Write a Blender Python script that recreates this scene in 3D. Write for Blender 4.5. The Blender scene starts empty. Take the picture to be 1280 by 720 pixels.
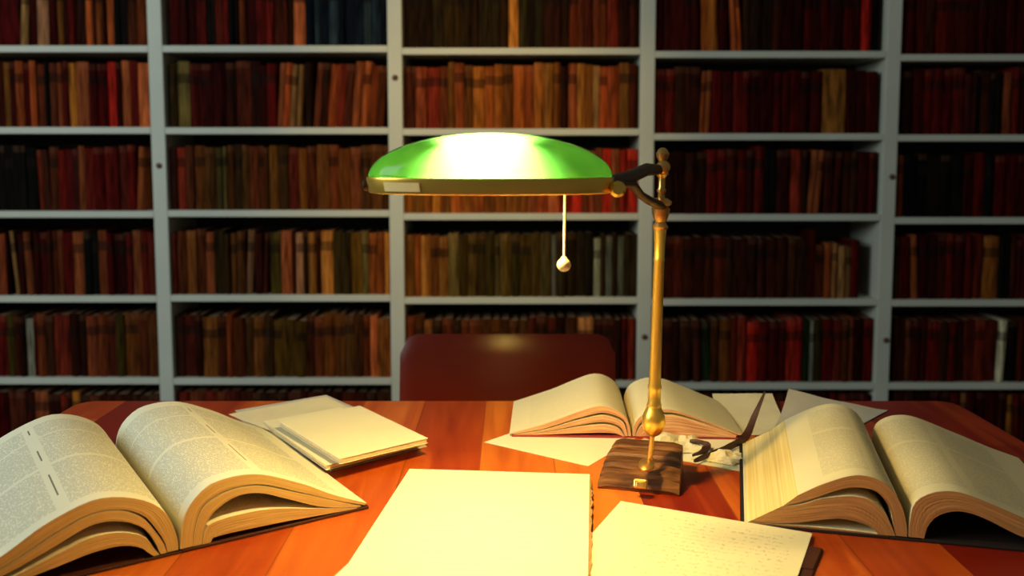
import bpy, bmesh, math, random
from mathutils import Vector, Matrix, noise
random.seed(7)
S = bpy.context.scene
C = S.collection
PI = math.pi

# ---------------------------------------------------------------- camera, world, lights, exposure
F = 1150.0
TH = math.atan(F / 12825)          # the camera looks slightly down
CY = 185 + F * math.tan(TH)
CZ = 1.12
cam = bpy.data.objects.new('camera', bpy.data.cameras.new('camera')); C.objects.link(cam)
cam.location = (0, 0, CZ)
cam.rotation_euler = (PI / 2 - TH, 0, 0)
cam.data.sensor_width = 36
cam.data.lens = F / 1280 * 36
cam.data.shift_y = (CY - 360) / 1280
cam.data.clip_start = 0.05
cam.data.dof.use_dof = True
cam.data.dof.focus_distance = 1.03
cam.data.dof.aperture_fstop = 5.6
S.camera = cam
S.view_settings.view_transform = 'Standard'
S.view_settings.look = 'None'
S.view_settings.gamma = 1
S.view_settings.exposure = 0.0
S.view_settings.use_curve_mapping = False
S.cycles.use_denoising = True
S.cycles.max_bounces = 8

w = bpy.data.worlds.new('room_ambience'); S.world = w; w.use_nodes = True
w.node_tree.nodes['Background'].inputs[0].default_value = (0.66, 0.66, 0.56, 1)
w.node_tree.nodes['Background'].inputs[1].default_value = 0.13

def light(name, kind, loc, target, energy, col, **k):
    d = bpy.data.lights.new(name, kind); d.energy = energy; d.color = col
    for a, b in k.items(): setattr(d, a, b)
    o = bpy.data.objects.new(name, d); C.objects.link(o); o.location = loc
    o.rotation_euler = (Vector(target) - Vector(loc)).to_track_quat('-Z', 'Y').to_euler()
    return o
# soft cool daylight from a window high on the left behind the camera
light('window_daylight', 'AREA', (-2.6, 0.3, 2.2), (-0.3, 2.6, 0.9), 58, (0.82, 0.97, 1.0), shape='RECTANGLE', size=1.6, size_y=1.4)
# added warm spot that imitates the desk lamp's bloom on the middle shelves
light('bloom_fill_spot', 'SPOT', (-0.05, 1.3, 2.45), (-0.12, 3.2, 1.12), 100, (1.0, 0.66, 0.18), spot_size=math.radians(42), spot_blend=1.0, shadow_soft_size=0.12)

def P(px, py, z=0.75):             # where a sight line of the photo meets the level z
    a = (px - 640) / F; b = (CY - py) / F
    d = (a, math.cos(TH) + b * math.sin(TH), -math.sin(TH) + b * math.cos(TH))
    t = (z - CZ) / d[2]
    return (d[0] * t, d[1] * t, z)
def PD(px, py, Y):                 # ... or the upright plane at distance Y
    a = (px - 640) / F; b = (CY - py) / F
    d = (a, math.cos(TH) + b * math.sin(TH), -math.sin(TH) + b * math.cos(TH))
    t = Y / d[1]
    return (d[0] * t, Y, CZ + d[2] * t)

# ---------------------------------------------------------------- materials
def lin(c):
    return tuple((v / 255 / 12.92 if v / 255 <= 0.04045 else ((v / 255 + 0.055) / 1.055) ** 2.4) for v in c)
def mat(name, col=(0.5, 0.5, 0.5), rough=0.6, metal=0.0, spec=0.5, bump=0.0, bscale=60, var=0.0, vscale=8):
    m = bpy.data.materials.new(name); m.use_nodes = True
    nt = m.node_tree; b = nt.nodes['Principled BSDF']
    b.inputs['Base Color'].default_value = (*col, 1)
    b.inputs['Roughness'].default_value = rough
    b.inputs['Metallic'].default_value = metal
    b.inputs['Specular IOR Level'].default_value = spec
    tc = nt.nodes.new('ShaderNodeTexCoord')
    if var:
        n = nt.nodes.new('ShaderNodeTexNoise'); n.inputs['Scale'].default_value = vscale; n.inputs['Detail'].default_value = 5
        nt.links.new(tc.outputs['Object'], n.inputs['Vector'])
        mx = nt.nodes.new('ShaderNodeMix'); mx.data_type = 'RGBA'
        mx.inputs['A'].default_value = (*[max(0, v * (1 - var)) for v in col], 1)
        mx.inputs['B'].default_value = (*[min(1, v * (1 + var)) for v in col], 1)
        nt.links.new(n.outputs['Fac'], mx.inputs['Factor']); nt.links.new(mx.outputs['Result'], b.inputs['Base Color'])
    if bump:
        n = nt.nodes.new('ShaderNodeTexNoise'); n.inputs['Scale'].default_value = bscale; n.inputs['Detail'].default_value = 4
        nt.links.new(tc.outputs['Object'], n.inputs['Vector'])
        bp = nt.nodes.new('ShaderNodeBump'); bp.inputs['Strength'].default_value = bump; bp.inputs['Distance'].default_value = 0.002
        nt.links.new(n.outputs['Fac'], bp.inputs['Height']); nt.links.new(bp.outputs['Normal'], b.inputs['Normal'])
    return m
class NT:
    def __init__(s, m): s.t = m.node_tree; s.b = s.t.nodes['Principled BSDF']
    def n(s, typ, **k):
        o = s.t.nodes.new(typ)
        for a, v in k.items(): setattr(o, a, v)
        return o
    def l(s, a, b): s.t.links.new(a, b)
    def math(s, op, a, b=None, c=None, clamp=False):
        o = s.n('ShaderNodeMath', operation=op, use_clamp=clamp)
        for i, v in enumerate((a, b, c)):
            if v is None: continue
            if isinstance(v, (int, float)): o.inputs[i].default_value = v
            else: s.l(v, o.inputs[i])
        return o.outputs[0]
    def mix(s, f, a, b):
        o = s.n('ShaderNodeMix', data_type='RGBA')
        for k, v in (('Factor', f), ('A', a), ('B', b)):
            if isinstance(v, tuple): o.inputs[k].default_value = (*v, 1)
            elif isinstance(v, (int, float)): o.inputs[k].default_value = v
            else: s.l(v, o.inputs[k])
        return o.outputs['Result']

def table_wood():
    m = mat('varnished_table_wood', rough=0.32, spec=0.35); g = NT(m)
    tc = g.n('ShaderNodeTexCoord'); sp = g.n('ShaderNodeSeparateXYZ'); g.l(tc.outputs['Object'], sp.inputs[0])
    wob = g.n('ShaderNodeTexNoise'); wob.inputs['Scale'].default_value = 1.4; g.l(tc.outputs['Object'], wob.inputs['Vector'])
    idx = g.math('FLOOR', g.math('DIVIDE', g.math('ADD', sp.outputs[0], 0.046), 0.088))
    # long boards of differing tone, some cut across their length
    cut = g.math('FLOOR', g.math('ADD', g.math('MULTIPLY', sp.outputs[1], 1.6), g.math('MULTIPLY', idx, 0.37)))
    wn = g.n('ShaderNodeTexWhiteNoise', noise_dimensions='2D'); cv = g.n('ShaderNodeCombineXYZ')
    g.l(idx, cv.inputs[0]); g.l(cut, cv.inputs[1]); g.l(cv.outputs[0], wn.inputs['Vector'])
    mp = g.n('ShaderNodeMapping'); mp.inputs['Scale'].default_value = (20, 1.5, 10)
    off = g.n('ShaderNodeCombineXYZ'); g.l(g.math('MULTIPLY', idx, 3.1), off.inputs[1]); g.l(off.outputs[0], mp.inputs['Location'])
    g.l(tc.outputs['Object'], mp.inputs['Vector'])
    gr = g.n('ShaderNodeTexNoise'); gr.inputs['Scale'].default_value = 1.6; gr.inputs['Detail'].default_value = 6; gr.inputs['Distortion'].default_value = 1.2
    g.l(mp.outputs[0], gr.inputs['Vector'])
    # boards toward the two ends of the table are darker and redder
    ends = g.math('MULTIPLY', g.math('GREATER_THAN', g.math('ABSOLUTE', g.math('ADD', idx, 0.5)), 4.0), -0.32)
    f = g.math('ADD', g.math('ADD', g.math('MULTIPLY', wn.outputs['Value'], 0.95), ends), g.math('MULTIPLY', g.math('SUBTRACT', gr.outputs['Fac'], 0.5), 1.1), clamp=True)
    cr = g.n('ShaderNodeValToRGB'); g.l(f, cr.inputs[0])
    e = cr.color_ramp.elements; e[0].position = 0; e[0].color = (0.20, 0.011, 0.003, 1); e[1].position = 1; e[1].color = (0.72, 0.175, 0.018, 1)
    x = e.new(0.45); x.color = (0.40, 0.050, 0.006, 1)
    fx_ = g.math('FRACT', g.math('DIVIDE', g.math('ADD', sp.outputs[0], 0.046), 0.088))
    seam = g.math('MULTIPLY', g.math('LESS_THAN', fx_, 0.018), 0.55)
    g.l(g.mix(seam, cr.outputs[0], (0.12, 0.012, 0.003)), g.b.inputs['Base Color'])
    return m
M = {}
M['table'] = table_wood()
M['shelf_paint'] = mat('grey_green_shelf_paint', (0.56, 0.56, 0.46), 0.6, var=0.12, vscale=5)
M['back_board'] = mat('shaded_back_board', (0.030, 0.040, 0.028), 0.8)  # grey-painted board, with the shade of the recess put into its colour
M['peg'] = mat('brown_wooden_peg', (0.10, 0.035, 0.02), 0.6)
M['floor'] = mat('dark_parquet', (0.07, 0.035, 0.02), 0.5, var=0.4, vscale=3)
M['wall'] = mat('cream_plaster', (0.45, 0.42, 0.35), 0.9, bump=0.2)
M['chair'] = mat('dark_red_stained_plywood', (0.14, 0.010, 0.0015), 0.24, spec=0.35, var=0.35, vscale=6)
M['chair_metal'] = mat('dark_tubular_steel', (0.05, 0.05, 0.05), 0.35, 0.9)
M['brass'] = mat('polished_brass', (0.92, 0.58, 0.10), 0.30, 0.90)
M['old_brass'] = mat('aged_brass', (0.66, 0.36, 0.09), 0.30, 0.85, var=0.35, vscale=90)
M['bronze'] = mat('dark_bronze', (0.085, 0.048, 0.018), 0.38, 0.7)
M['cream_bead'] = mat('cream_pull_bead', (0.85, 0.66, 0.34), 0.3)
M['cord'] = mat('pale_gold_cord', (0.90, 0.78, 0.35), 0.5)
M['rim_glint'] = mat('cream_rim_glint', (0.95, 0.84, 0.36), 0.5, spec=0.2)  # for the plate that imitates a reflection on the lamp rim
M['paper'] = mat('cream_writing_paper', (0.82, 0.74, 0.46), 0.85, var=0.05, vscale=12)
M['paper_old'] = mat('aged_paper', (0.70, 0.60, 0.36), 0.85, var=0.16, vscale=22, bump=0.2, bscale=90)
M['paper_grey'] = mat('greyed_old_paper', (0.52, 0.47, 0.36), 0.85, var=0.2, vscale=20)
M['cover_tan'] = mat('tan_board_edge', (0.42, 0.23, 0.08), 0.7)
M['cover_black'] = mat('black_leather_cover', (0.018, 0.012, 0.010), 0.5, bump=0.3)
M['cover_brown'] = mat('dark_brown_leather_cover', (0.055, 0.014, 0.006), 0.5, bump=0.3)
M['cover_red'] = mat('dark_red_cloth_cover', (0.28, 0.02, 0.02), 0.7)
M['leaf'] = mat('dried_brown_leaf', (0.055, 0.016, 0.007), 0.6, var=0.5, vscale=60, bump=0.4, bscale=80)

def base_wood():
    m = mat('grooved_walnut', rough=0.5, spec=0.35); g = NT(m)
    tc = g.n('ShaderNodeTexCoord'); mp = g.n('ShaderNodeMapping'); mp.inputs['Scale'].default_value = (14, 90, 90)
    g.l(tc.outputs['Object'], mp.inputs['Vector'])
    n = g.n('ShaderNodeTexNoise'); n.inputs['Scale'].default_value = 1.3; n.inputs['Detail'].default_value = 5; n.inputs['Distortion'].default_value = 0.6
    g.l(mp.outputs[0], n.inputs['Vector'])
    cr = g.n('ShaderNodeValToRGB'); g.l(n.outputs['Fac'], cr.inputs[0]); e = cr.color_ramp.elements
    e[0].position = 0.35; e[0].color = (0.055, 0.018, 0.006, 1); e[1].position = 0.65; e[1].color = (0.23, 0.088, 0.022, 1)
    g.l(cr.outputs[0], g.b.inputs['Base Color'])
    bp = g.n('ShaderNodeBump'); bp.inputs['Strength'].default_value = 0.6; bp.inputs['Distance'].default_value = 0.002
    g.l(n.outputs['Fac'], bp.inputs['Height']); g.l(bp.outputs[0], g.b.inputs['Normal'])
    return m
M['base_wood'] = base_wood()

def page_mat(name, col, ink, cols, lines, x0=0.10, x1=0.90, y0=0.06, y1=0.95, breaks=(), ticks=()):
    """printed page: uv.x runs out from the spine, uv.y from the foot to the head of the page"""
    m = mat(name, col, 0.85); g = NT(m)
    uv = g.n('ShaderNodeUVMap'); sp = g.n('ShaderNodeSeparateXYZ'); g.l(uv.outputs[0], sp.inputs[0])
    U, V = sp.outputs[0], sp.outputs[1]
    def band(v, a, b):
        return g.math('MULTIPLY', g.math('GREATER_THAN', v, a), g.math('LESS_THAN', v, b))
    gut = 0.045
    cw = (x1 - x0 - gut * (cols - 1)) / cols
    mask = None
    for i in range(cols):
        k = band(U, x0 + i * (cw + gut), x0 + i * (cw + gut) + cw)
        mask = k if mask is None else g.math('ADD', mask, k)
    mask = g.math('MULTIPLY', mask, band(V, y0, y1))
    for a, b in breaks:
        mask = g.math('MULTIPLY', mask, g.math('SUBTRACT', 1.0, band(V, a, b)))
    row = g.math('MULTIPLY', V, lines)
    fr = g.math('FRACT', row)
    ln = g.math('LESS_THAN', fr, 0.55)
    nz = g.n('ShaderNodeTexNoise', noise_dimensions='2D'); nz.inputs['Scale'].default_value = 1.0; nz.inputs['Detail'].default_value = 2
    cv = g.n('ShaderNodeCombineXYZ'); g.l(g.math('MULTIPLY', U, 170.0), cv.inputs[0]); g.l(g.math('MULTIPLY', g.math('FLOOR', row), 7.3), cv.inputs[1]); g.l(cv.outputs[0], nz.inputs['Vector'])
    word = g.math('GREATER_THAN', nz.outputs['Fac'], 0.42)
    inkf = g.math('MULTIPLY', g.math('MULTIPLY', mask, ln), g.math('MULTIPLY', word, ink))
    tone = g.n('ShaderNodeTexNoise'); tone.inputs['Scale'].default_value = 9; tc = g.n('ShaderNodeTexCoord'); g.l(tc.outputs['Object'], tone.inputs['Vector'])
    base = g.mix(tone.outputs['Fac'], tuple(v * 0.93 for v in col), tuple(min(1, v * 1.05) for v in col))
    pg = g.mix(inkf, base, (0.07, 0.06, 0.06))
    if ticks:
        xc = x0 + cw + gut / 2; tk = None
        for a, b in ticks:
            k = band(V, a, b); tk = k if tk is None else g.math('ADD', tk, k)
        tk = g.math('MULTIPLY', tk, g.math('LESS_THAN', g.math('ABSOLUTE', g.math('SUBTRACT', U, xc)), 0.0028))
        pg = g.mix(g.math('MULTIPLY', tk, 0.85), pg, (0.06, 0.045, 0.02))
    g.l(pg, g.b.inputs['Base Color'])
    return m
def edge_mat(name, a, b, n=26, sx=2.5):
    """the cut edges of a block of pages: fine stripes that follow the sheets (uv.y runs through the thickness)"""
    m = mat(name, a, 0.85); g = NT(m)
    uv = g.n('ShaderNodeUVMap'); mp = g.n('ShaderNodeMapping'); mp.inputs['Scale'].default_value = (sx, n, 1)
    g.l(uv.outputs[0], mp.inputs['Vector'])
    nz = g.n('ShaderNodeTexNoise', noise_dimensions='2D'); nz.inputs['Scale'].default_value = 1.0; nz.inputs['Detail'].default_value = 4
    g.l(mp.outputs[0], nz.inputs['Vector'])
    cr = g.n('ShaderNodeValToRGB'); g.l(nz.outputs['Fac'], cr.inputs[0]); e = cr.color_ramp.elements
    e[0].position = 0.32; e[0].color = (*b, 1); e[1].position = 0.62; e[1].color = (*a, 1)
    g.l(cr.outputs[0], g.b.inputs['Base Color'])
    bp = g.n('ShaderNodeBump'); bp.inputs['Strength'].default_value = 0.5; bp.inputs['Distance'].default_value = 0.001
    g.l(nz.outputs['Fac'], bp.inputs['Height']); g.l(bp.outputs[0], g.b.inputs['Normal'])
    return m
M['page_a'] = page_mat('printed_page_dense', (0.80, 0.74, 0.52), 0.40, 2, 84, 0.10, 0.88, 0.06, 0.93, ((0.44, 0.462), (0.76, 0.775)), ((0.16, 0.36), (0.52, 0.64), (0.84, 0.90)))
M['page_b'] = page_mat('printed_page_faint', (0.76, 0.66, 0.38), 0.26, 2, 70, 0.12, 0.80, 0.08, 0.94, ((0.60, 0.625),))
M['page_c'] = page_mat('plain_old_page', (0.74, 0.63, 0.36), 0.10, 1, 34, 0.12, 0.86, 0.08, 0.93)
M['edge_a'] = edge_mat('page_edges_yellow', (0.82, 0.58, 0.20), (0.58, 0.35, 0.08))
M['edge_b'] = edge_mat('page_edges_ochre', (0.60, 0.29, 0.08), (0.36, 0.14, 0.03))
M['edge_c'] = edge_mat('page_edges_pinkish', (0.74, 0.42, 0.20), (0.46, 0.17, 0.07), 12)
M['fore_b'] = edge_mat('fore_edge_yellow', (0.82, 0.64, 0.26), (0.68, 0.49, 0.16), 14, 0.7)

def letter_mat():
    m = mat('handwritten_letter_paper', (0.80, 0.70, 0.42), 0.85); g = NT(m)
    uv = g.n('ShaderNodeUVMap'); sp = g.n('ShaderNodeSeparateXYZ'); g.l(uv.outputs[0], sp.inputs[0])
    U, V = sp.outputs[0], sp.outputs[1]
    wob = g.n('ShaderNodeTexNoise', noise_dimensions='2D'); wob.inputs['Scale'].default_value = 45; wob.inputs['Detail'].default_value = 3
    g.l(uv.outputs[0], wob.inputs['Vector'])
    row = g.math('ADD', g.math('MULTIPLY', V, 26), g.math('MULTIPLY', g.math('SUBTRACT', wob.outputs['Fac'], 0.5), 1.1))
    d = g.math('ABSOLUTE', g.math('SUBTRACT', g.math('FRACT', row), 0.5))
    ln = g.math('LESS_THAN', d, 0.10)
    wd = g.n('ShaderNodeTexNoise', noise_dimensions='2D'); wd.inputs['Scale'].default_value = 1.0
    cv = g.n('ShaderNodeCombineXYZ'); g.l(g.math('MULTIPLY', U, 42), cv.inputs[0]); g.l(g.math('MULTIPLY', g.math('FLOOR', row), 5.7), cv.inputs[1]); g.l(cv.outputs[0], wd.inputs['Vector'])
    word = g.math('GREATER_THAN', wd.outputs['Fac'], 0.50)
    box = g.math('MULTIPLY', g.math('MULTIPLY', g.math('GREATER_THAN', U, 0.22), g.math('LESS_THAN', U, 0.93)), g.math('MULTIPLY', g.math('LESS_THAN', V, 0.94), g.math('GREATER_THAN', V, 0.05)))
    f = g.math('MULTIPLY', g.math('MULTIPLY', ln, word), g.math('MULTIPLY', box, 0.36))
    g.l(g.mix(f, (0.80, 0.70, 0.42), (0.25, 0.17, 0.08)), g.b.inputs['Base Color'])
    return m
M['letter'] = letter_mat()
def ruled_mat():
    m = mat('faintly_ruled_paper', (0.84, 0.77, 0.48), 0.85); g = NT(m)
    uv = g.n('ShaderNodeUVMap'); sp = g.n('ShaderNodeSeparateXYZ'); g.l(uv.outputs[0], sp.inputs[0])
    fr = g.math('FRACT', g.math('MULTIPLY', sp.outputs[1], 24))
    f = g.math('MULTIPLY', g.math('LESS_THAN', fr, 0.14), 0.16)
    g.l(g.mix(f, (0.84, 0.77, 0.48), (0.5, 0.36, 0.16)), g.b.inputs['Base Color'])
    return m
M['ruled'] = ruled_mat()

def book_mat(name, attr):
    """cloth or leather binding; the colour belongs to each book, label bands run across the spine"""
    m = mat(name, rough=0.7, spec=0.03); g = NT(m)
    if attr:
        a = g.n('ShaderNodeAttribute', attribute_name='binding'); col = a.outputs['Color']; rnd = a.outputs['Alpha']
    else:
        a = g.n('ShaderNodeObjectInfo'); col = a.outputs['Color']; rnd = a.outputs['Random']
    uv = g.n('ShaderNodeUVMap'); sp = g.n('ShaderNodeSeparateXYZ'); g.l(uv.outputs[0], sp.inputs[0]); V = sp.outputs[1]
    pos = g.math('ADD', g.math('MULTIPLY', rnd, 0.06), 0.72)
    b1 = g.math('LESS_THAN', g.math('ABSOLUTE', g.math('SUBTRACT', V, pos)), 0.075)
    has = g.math('GREATER_THAN', g.math('FRACT', g.math('MULTIPLY', rnd, 7.77)), 0.45)
    b1 = g.math('MULTIPLY', g.math('MULTIPLY', b1, has), 0.60)
    tip = g.math('MULTIPLY', g.math('GREATER_THAN', V, 0.90), g.math('MULTIPLY', g.math('GREATER_THAN', g.math('FRACT', g.math('MULTIPLY', rnd, 3.3)), 0.5), 0.35))
    # streaks up the spine: rubbed wear, also painted in as highlights
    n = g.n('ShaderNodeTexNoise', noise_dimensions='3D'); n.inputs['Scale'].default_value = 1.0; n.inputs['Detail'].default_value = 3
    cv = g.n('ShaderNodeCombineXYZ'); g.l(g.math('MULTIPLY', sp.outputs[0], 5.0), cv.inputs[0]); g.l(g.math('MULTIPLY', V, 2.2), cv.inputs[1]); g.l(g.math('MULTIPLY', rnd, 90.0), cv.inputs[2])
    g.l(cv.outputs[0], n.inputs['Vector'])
    c = g.mix(b1, col, (0.010, 0.006, 0.004))
    lc = g.n('ShaderNodeMix', data_type='RGBA', blend_type='ADD'); g.l(tip, lc.inputs['Factor']); g.l(c, lc.inputs['A']); lc.inputs['B'].default_value = (0.07, 0.03, 0.015, 1)
    mu = g.n('ShaderNodeMix', data_type='RGBA', blend_type='MULTIPLY'); mu.inputs['Factor'].default_value = 1.0
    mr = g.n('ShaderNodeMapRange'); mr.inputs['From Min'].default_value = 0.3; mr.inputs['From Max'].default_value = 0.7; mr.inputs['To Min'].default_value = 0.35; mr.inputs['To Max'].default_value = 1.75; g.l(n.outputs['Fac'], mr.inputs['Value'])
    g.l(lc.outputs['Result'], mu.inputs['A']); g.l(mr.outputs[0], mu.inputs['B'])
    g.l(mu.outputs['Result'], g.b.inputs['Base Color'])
    return m
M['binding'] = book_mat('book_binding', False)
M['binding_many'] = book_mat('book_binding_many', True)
M['leaves'] = mat('book_leaves', (0.28, 0.18, 0.09), 0.9)

# ---------------------------------------------------------------- mesh helpers
def link(name, me, parent=None, loc=None):
    o = bpy.data.objects.new(name, me); C.objects.link(o)
    if parent: o.parent = parent
    if loc is not None: o.location = loc
    return o
def finish(name, bm, mats, parent=None, loc=None, smooth=False):
    bmesh.ops.recalc_face_normals(bm, faces=bm.faces)
    me = bpy.data.meshes.new(name); bm.to_mesh(me); bm.free()
    for m in (mats if isinstance(mats, (list, tuple)) else [mats]): me.materials.append(m)
    if smooth:
        for p in me.polygons: p.use_smooth = True
        if smooth != 'all': me.set_sharp_from_angle(angle=math.radians(38))
    return link(name, me, parent, loc)
def thing(name, label, cat, loc=(0, 0, 0), rz=0, group=None):
    o = bpy.data.objects.new(name, None); C.objects.link(o); o.empty_display_size = 0.05
    o.location = loc; o.rotation_euler = (0, 0, rz); tag(o, label, cat, group); return o
def tag(o, label, cat, group=None):
    o['label'] = label; o['category'] = cat
    if group: o['group'] = group
    return o
def box(bm, c, s, bev=0.0, rot=None):
    r = bmesh.ops.create_cube(bm, size=1)
    vs = r['verts']
    bmesh.ops.scale(bm, vec=s, verts=vs)
    if bev:
        es = list({e for v in vs for e in v.link_edges})
        rr = bmesh.ops.bevel(bm, geom=es, offset=bev, segments=2, affect='EDGES', profile=0.5)
        vs = list({v for f in rr['faces'] for v in f.verts} | {v for v in vs if v.is_valid})
    if rot is not None: bmesh.ops.rotate(bm, verts=vs, cent=(0, 0, 0), matrix=rot)
    bmesh.ops.translate(bm, vec=c, verts=vs)
    return vs
def lathe(bm, prof, c=(0, 0, 0), n=32, mtx=None):
    rings = []
    for r, z in prof:
        ring = []
        for k in range(n):
            a = 2 * PI * k / n
            p = Vector((r * math.cos(a), r * math.sin(a), z))
            if mtx: p = mtx @ p
            ring.append(bm.verts.new(p + Vector(c)))
        rings.append(ring)
    for a, b in zip(rings, rings[1:]):
        for k in range(n):
            bm.faces.new((a[k], a[(k + 1) % n], b[(k + 1) % n], b[k]))
    bm.faces.new(rings[0][::-1]); bm.faces.new(rings[-1])
def tube(bm, pts, rad, n=12, flat=1.0):
    pts = [Vector(p) for p in pts]; rings = []
    up = Vector((0, 0, 1))
    for i, p in enumerate(pts):
        d = (pts[min(i + 1, len(pts) - 1)] - pts[max(i - 1, 0)]).normalized()
        if abs(d.dot(up)) > 0.95: s = Vector((1, 0, 0))
        else: s = d.cross(up).normalized()
        t = d.cross(s).normalized()
        r = rad[i] if isinstance(rad, (list, tuple)) else rad
        rings.append([bm.verts.new(p + s * r * math.cos(2 * PI * k / n) + t * r * flat * math.sin(2 * PI * k / n)) for k in range(n)])
    for a, b in zip(rings, rings[1:]):
        for k in range(n): bm.faces.new((a[k], a[(k + 1) % n], b[(k + 1) % n], b[k]))
    bm.faces.new(rings[0][::-1]); bm.faces.new(rings[-1])
def catmull(pts, n):
    P_ = [Vector(p) for p in pts]; P_ = [2 * P_[0] - P_[1]] + P_ + [2 * P_[-1] - P_[-2]]
    out = []
    for i in range(1, len(P_) - 2):
        for k in range(8):
            t = k / 8; a, b, c, d = P_[i - 1:i + 3]
            out.append(0.5 * ((2 * b) + (c - a) * t + (2 * a - 5 * b + 4 * c - d) * t * t + (3 * b - a - 3 * c + d) * t ** 3))
    out.append(P_[-2])
    L = [0]
    for a, b in zip(out, out[1:]): L.append(L[-1] + (b - a).length)
    res = []; j = 0
    for i in range(n):
        s = L[-1] * i / (n - 1)
        while j < len(L) - 2 and L[j + 1] < s: j += 1
        t = (s - L[j]) / max(1e-9, L[j + 1] - L[j]); res.append(out[j].lerp(out[j + 1], min(1, t)))
    return res

# ---------------------------------------------------------------- the room
bm = bmesh.new(); box(bm, (0, 1.6, -0.05), (7, 5, 0.1)); o = finish('floor', bm, M['floor']); o['kind'] = 'structure'
bm = bmesh.new(); box(bm, (0, 3.60, 1.3), (7, 0.1, 2.8)); o = finish('wall_back', bm, M['wall']); o['kind'] = 'structure'

# ---------------------------------------------------------------- bookcase
SY = 3.2      # front plane of the shelves
DEP = 0.30
UP = [-105, 201.0, 495.7, 807.5, 1110.0, 1415.0]     # the uprights, as seen half way up
UW = 0.050
shelf_px = [[-41, 61, 163, 268, 374, 476.5, 583],
            [-41, 61, 163.5, 267, 373, 477, 583],
            [-39, 64, 165, 271, 376, 480.5, 583],
            [-36, 68, 171, 272, 378, 483, 584],
            [-32, 72, 172.5, 276, 379, 483, 584]]
ux = [PD(p, 270, SY)[0] for p in UP]
case = thing('bookcase', 'wall-long grey-green painted wooden bookcase with open shelves behind the table', 'bookcase', (0, SY, 0))
CT = 2.16
for i, x in enumerate(ux):
    bm = bmesh.new(); box(bm, (x, DEP / 2, CT / 2), (UW, DEP, CT), 0.003)
    up = finish('upright', bm, M['shelf_paint'], case)
    marks = {1: [207], 2: [97], 3: [421], 4: [221, 425]}.get(i, [])
    for q, py in enumerate(marks):
        bm = bmesh.new()
        z = PD(UP[i], py, SY)[2]
        lathe(bm, [(0.009, 0.0), (0.010, 0.003), (0.008, 0.006), (0.004, 0.008)], (x + (0.008 if i == 4 else 0), -0.0005, z), 14, Matrix.Rotation(PI / 2, 3, 'X'))
        finish('peg', bm, M['peg'], up)
ST = 0.023
shelf_top = {}
for b in range(5):
    x0, x1 = ux[b] + UW / 2, ux[b + 1] - UW / 2
    for r, py in enumerate(shelf_px[b]):
        z = max(PD(640, py, SY)[2], 0.015)
        if r == 0: z = max(z, 1.74)
        shelf_top[b, r] = z + ST / 2
        bm = bmesh.new(); box(bm, ((x0 + x1) / 2, DEP / 2, z), (x1 - x0, DEP, ST), 0.002)
        finish('shelf', bm, M['shelf_paint'], case)
    bm = bmesh.new(); box(bm, ((x0 + x1) / 2, DEP / 2, CT - 0.0135), (x1 - x0, DEP, ST), 0.002)
    finish('top_board', bm, M['shelf_paint'], case)
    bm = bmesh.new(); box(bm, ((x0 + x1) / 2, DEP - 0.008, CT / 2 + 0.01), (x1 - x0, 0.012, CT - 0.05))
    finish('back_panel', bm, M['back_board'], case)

# ---------------------------------------------------------------- shelved books
PAL = {   # binding colours, as they look in the dim room
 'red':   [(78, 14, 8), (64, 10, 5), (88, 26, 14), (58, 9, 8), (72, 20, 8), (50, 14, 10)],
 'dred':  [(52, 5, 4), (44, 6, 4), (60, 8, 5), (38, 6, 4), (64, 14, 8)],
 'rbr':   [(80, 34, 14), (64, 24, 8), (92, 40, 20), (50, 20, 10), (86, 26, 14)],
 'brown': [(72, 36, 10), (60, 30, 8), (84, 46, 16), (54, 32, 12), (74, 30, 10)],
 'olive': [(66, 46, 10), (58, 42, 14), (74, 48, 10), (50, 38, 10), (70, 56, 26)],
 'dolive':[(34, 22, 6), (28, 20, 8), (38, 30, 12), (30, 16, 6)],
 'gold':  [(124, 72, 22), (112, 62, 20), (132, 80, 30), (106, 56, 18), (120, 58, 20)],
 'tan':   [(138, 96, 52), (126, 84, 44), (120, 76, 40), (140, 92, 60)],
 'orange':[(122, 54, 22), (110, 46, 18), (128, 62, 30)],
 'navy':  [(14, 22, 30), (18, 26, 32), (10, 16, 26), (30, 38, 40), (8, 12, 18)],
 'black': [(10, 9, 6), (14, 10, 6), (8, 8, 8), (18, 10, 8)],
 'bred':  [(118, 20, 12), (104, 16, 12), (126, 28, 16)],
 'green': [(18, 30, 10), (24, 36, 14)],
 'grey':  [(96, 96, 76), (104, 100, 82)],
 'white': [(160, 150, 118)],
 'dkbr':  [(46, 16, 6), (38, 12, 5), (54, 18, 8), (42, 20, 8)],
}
NAME = {'red': 'dark red', 'dred': 'very dark red', 'rbr': 'red-brown', 'brown': 'brown', 'olive': 'olive-brown', 'dolive': 'dark olive',
        'gold': 'golden brown', 'tan': 'tan', 'orange': 'orange-brown', 'navy': 'blue-black', 'black': 'black', 'bred': 'bright red',
        'green': 'dark green', 'grey': 'grey', 'white': 'off-white', 'dkbr': 'dark brown'}
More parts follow.
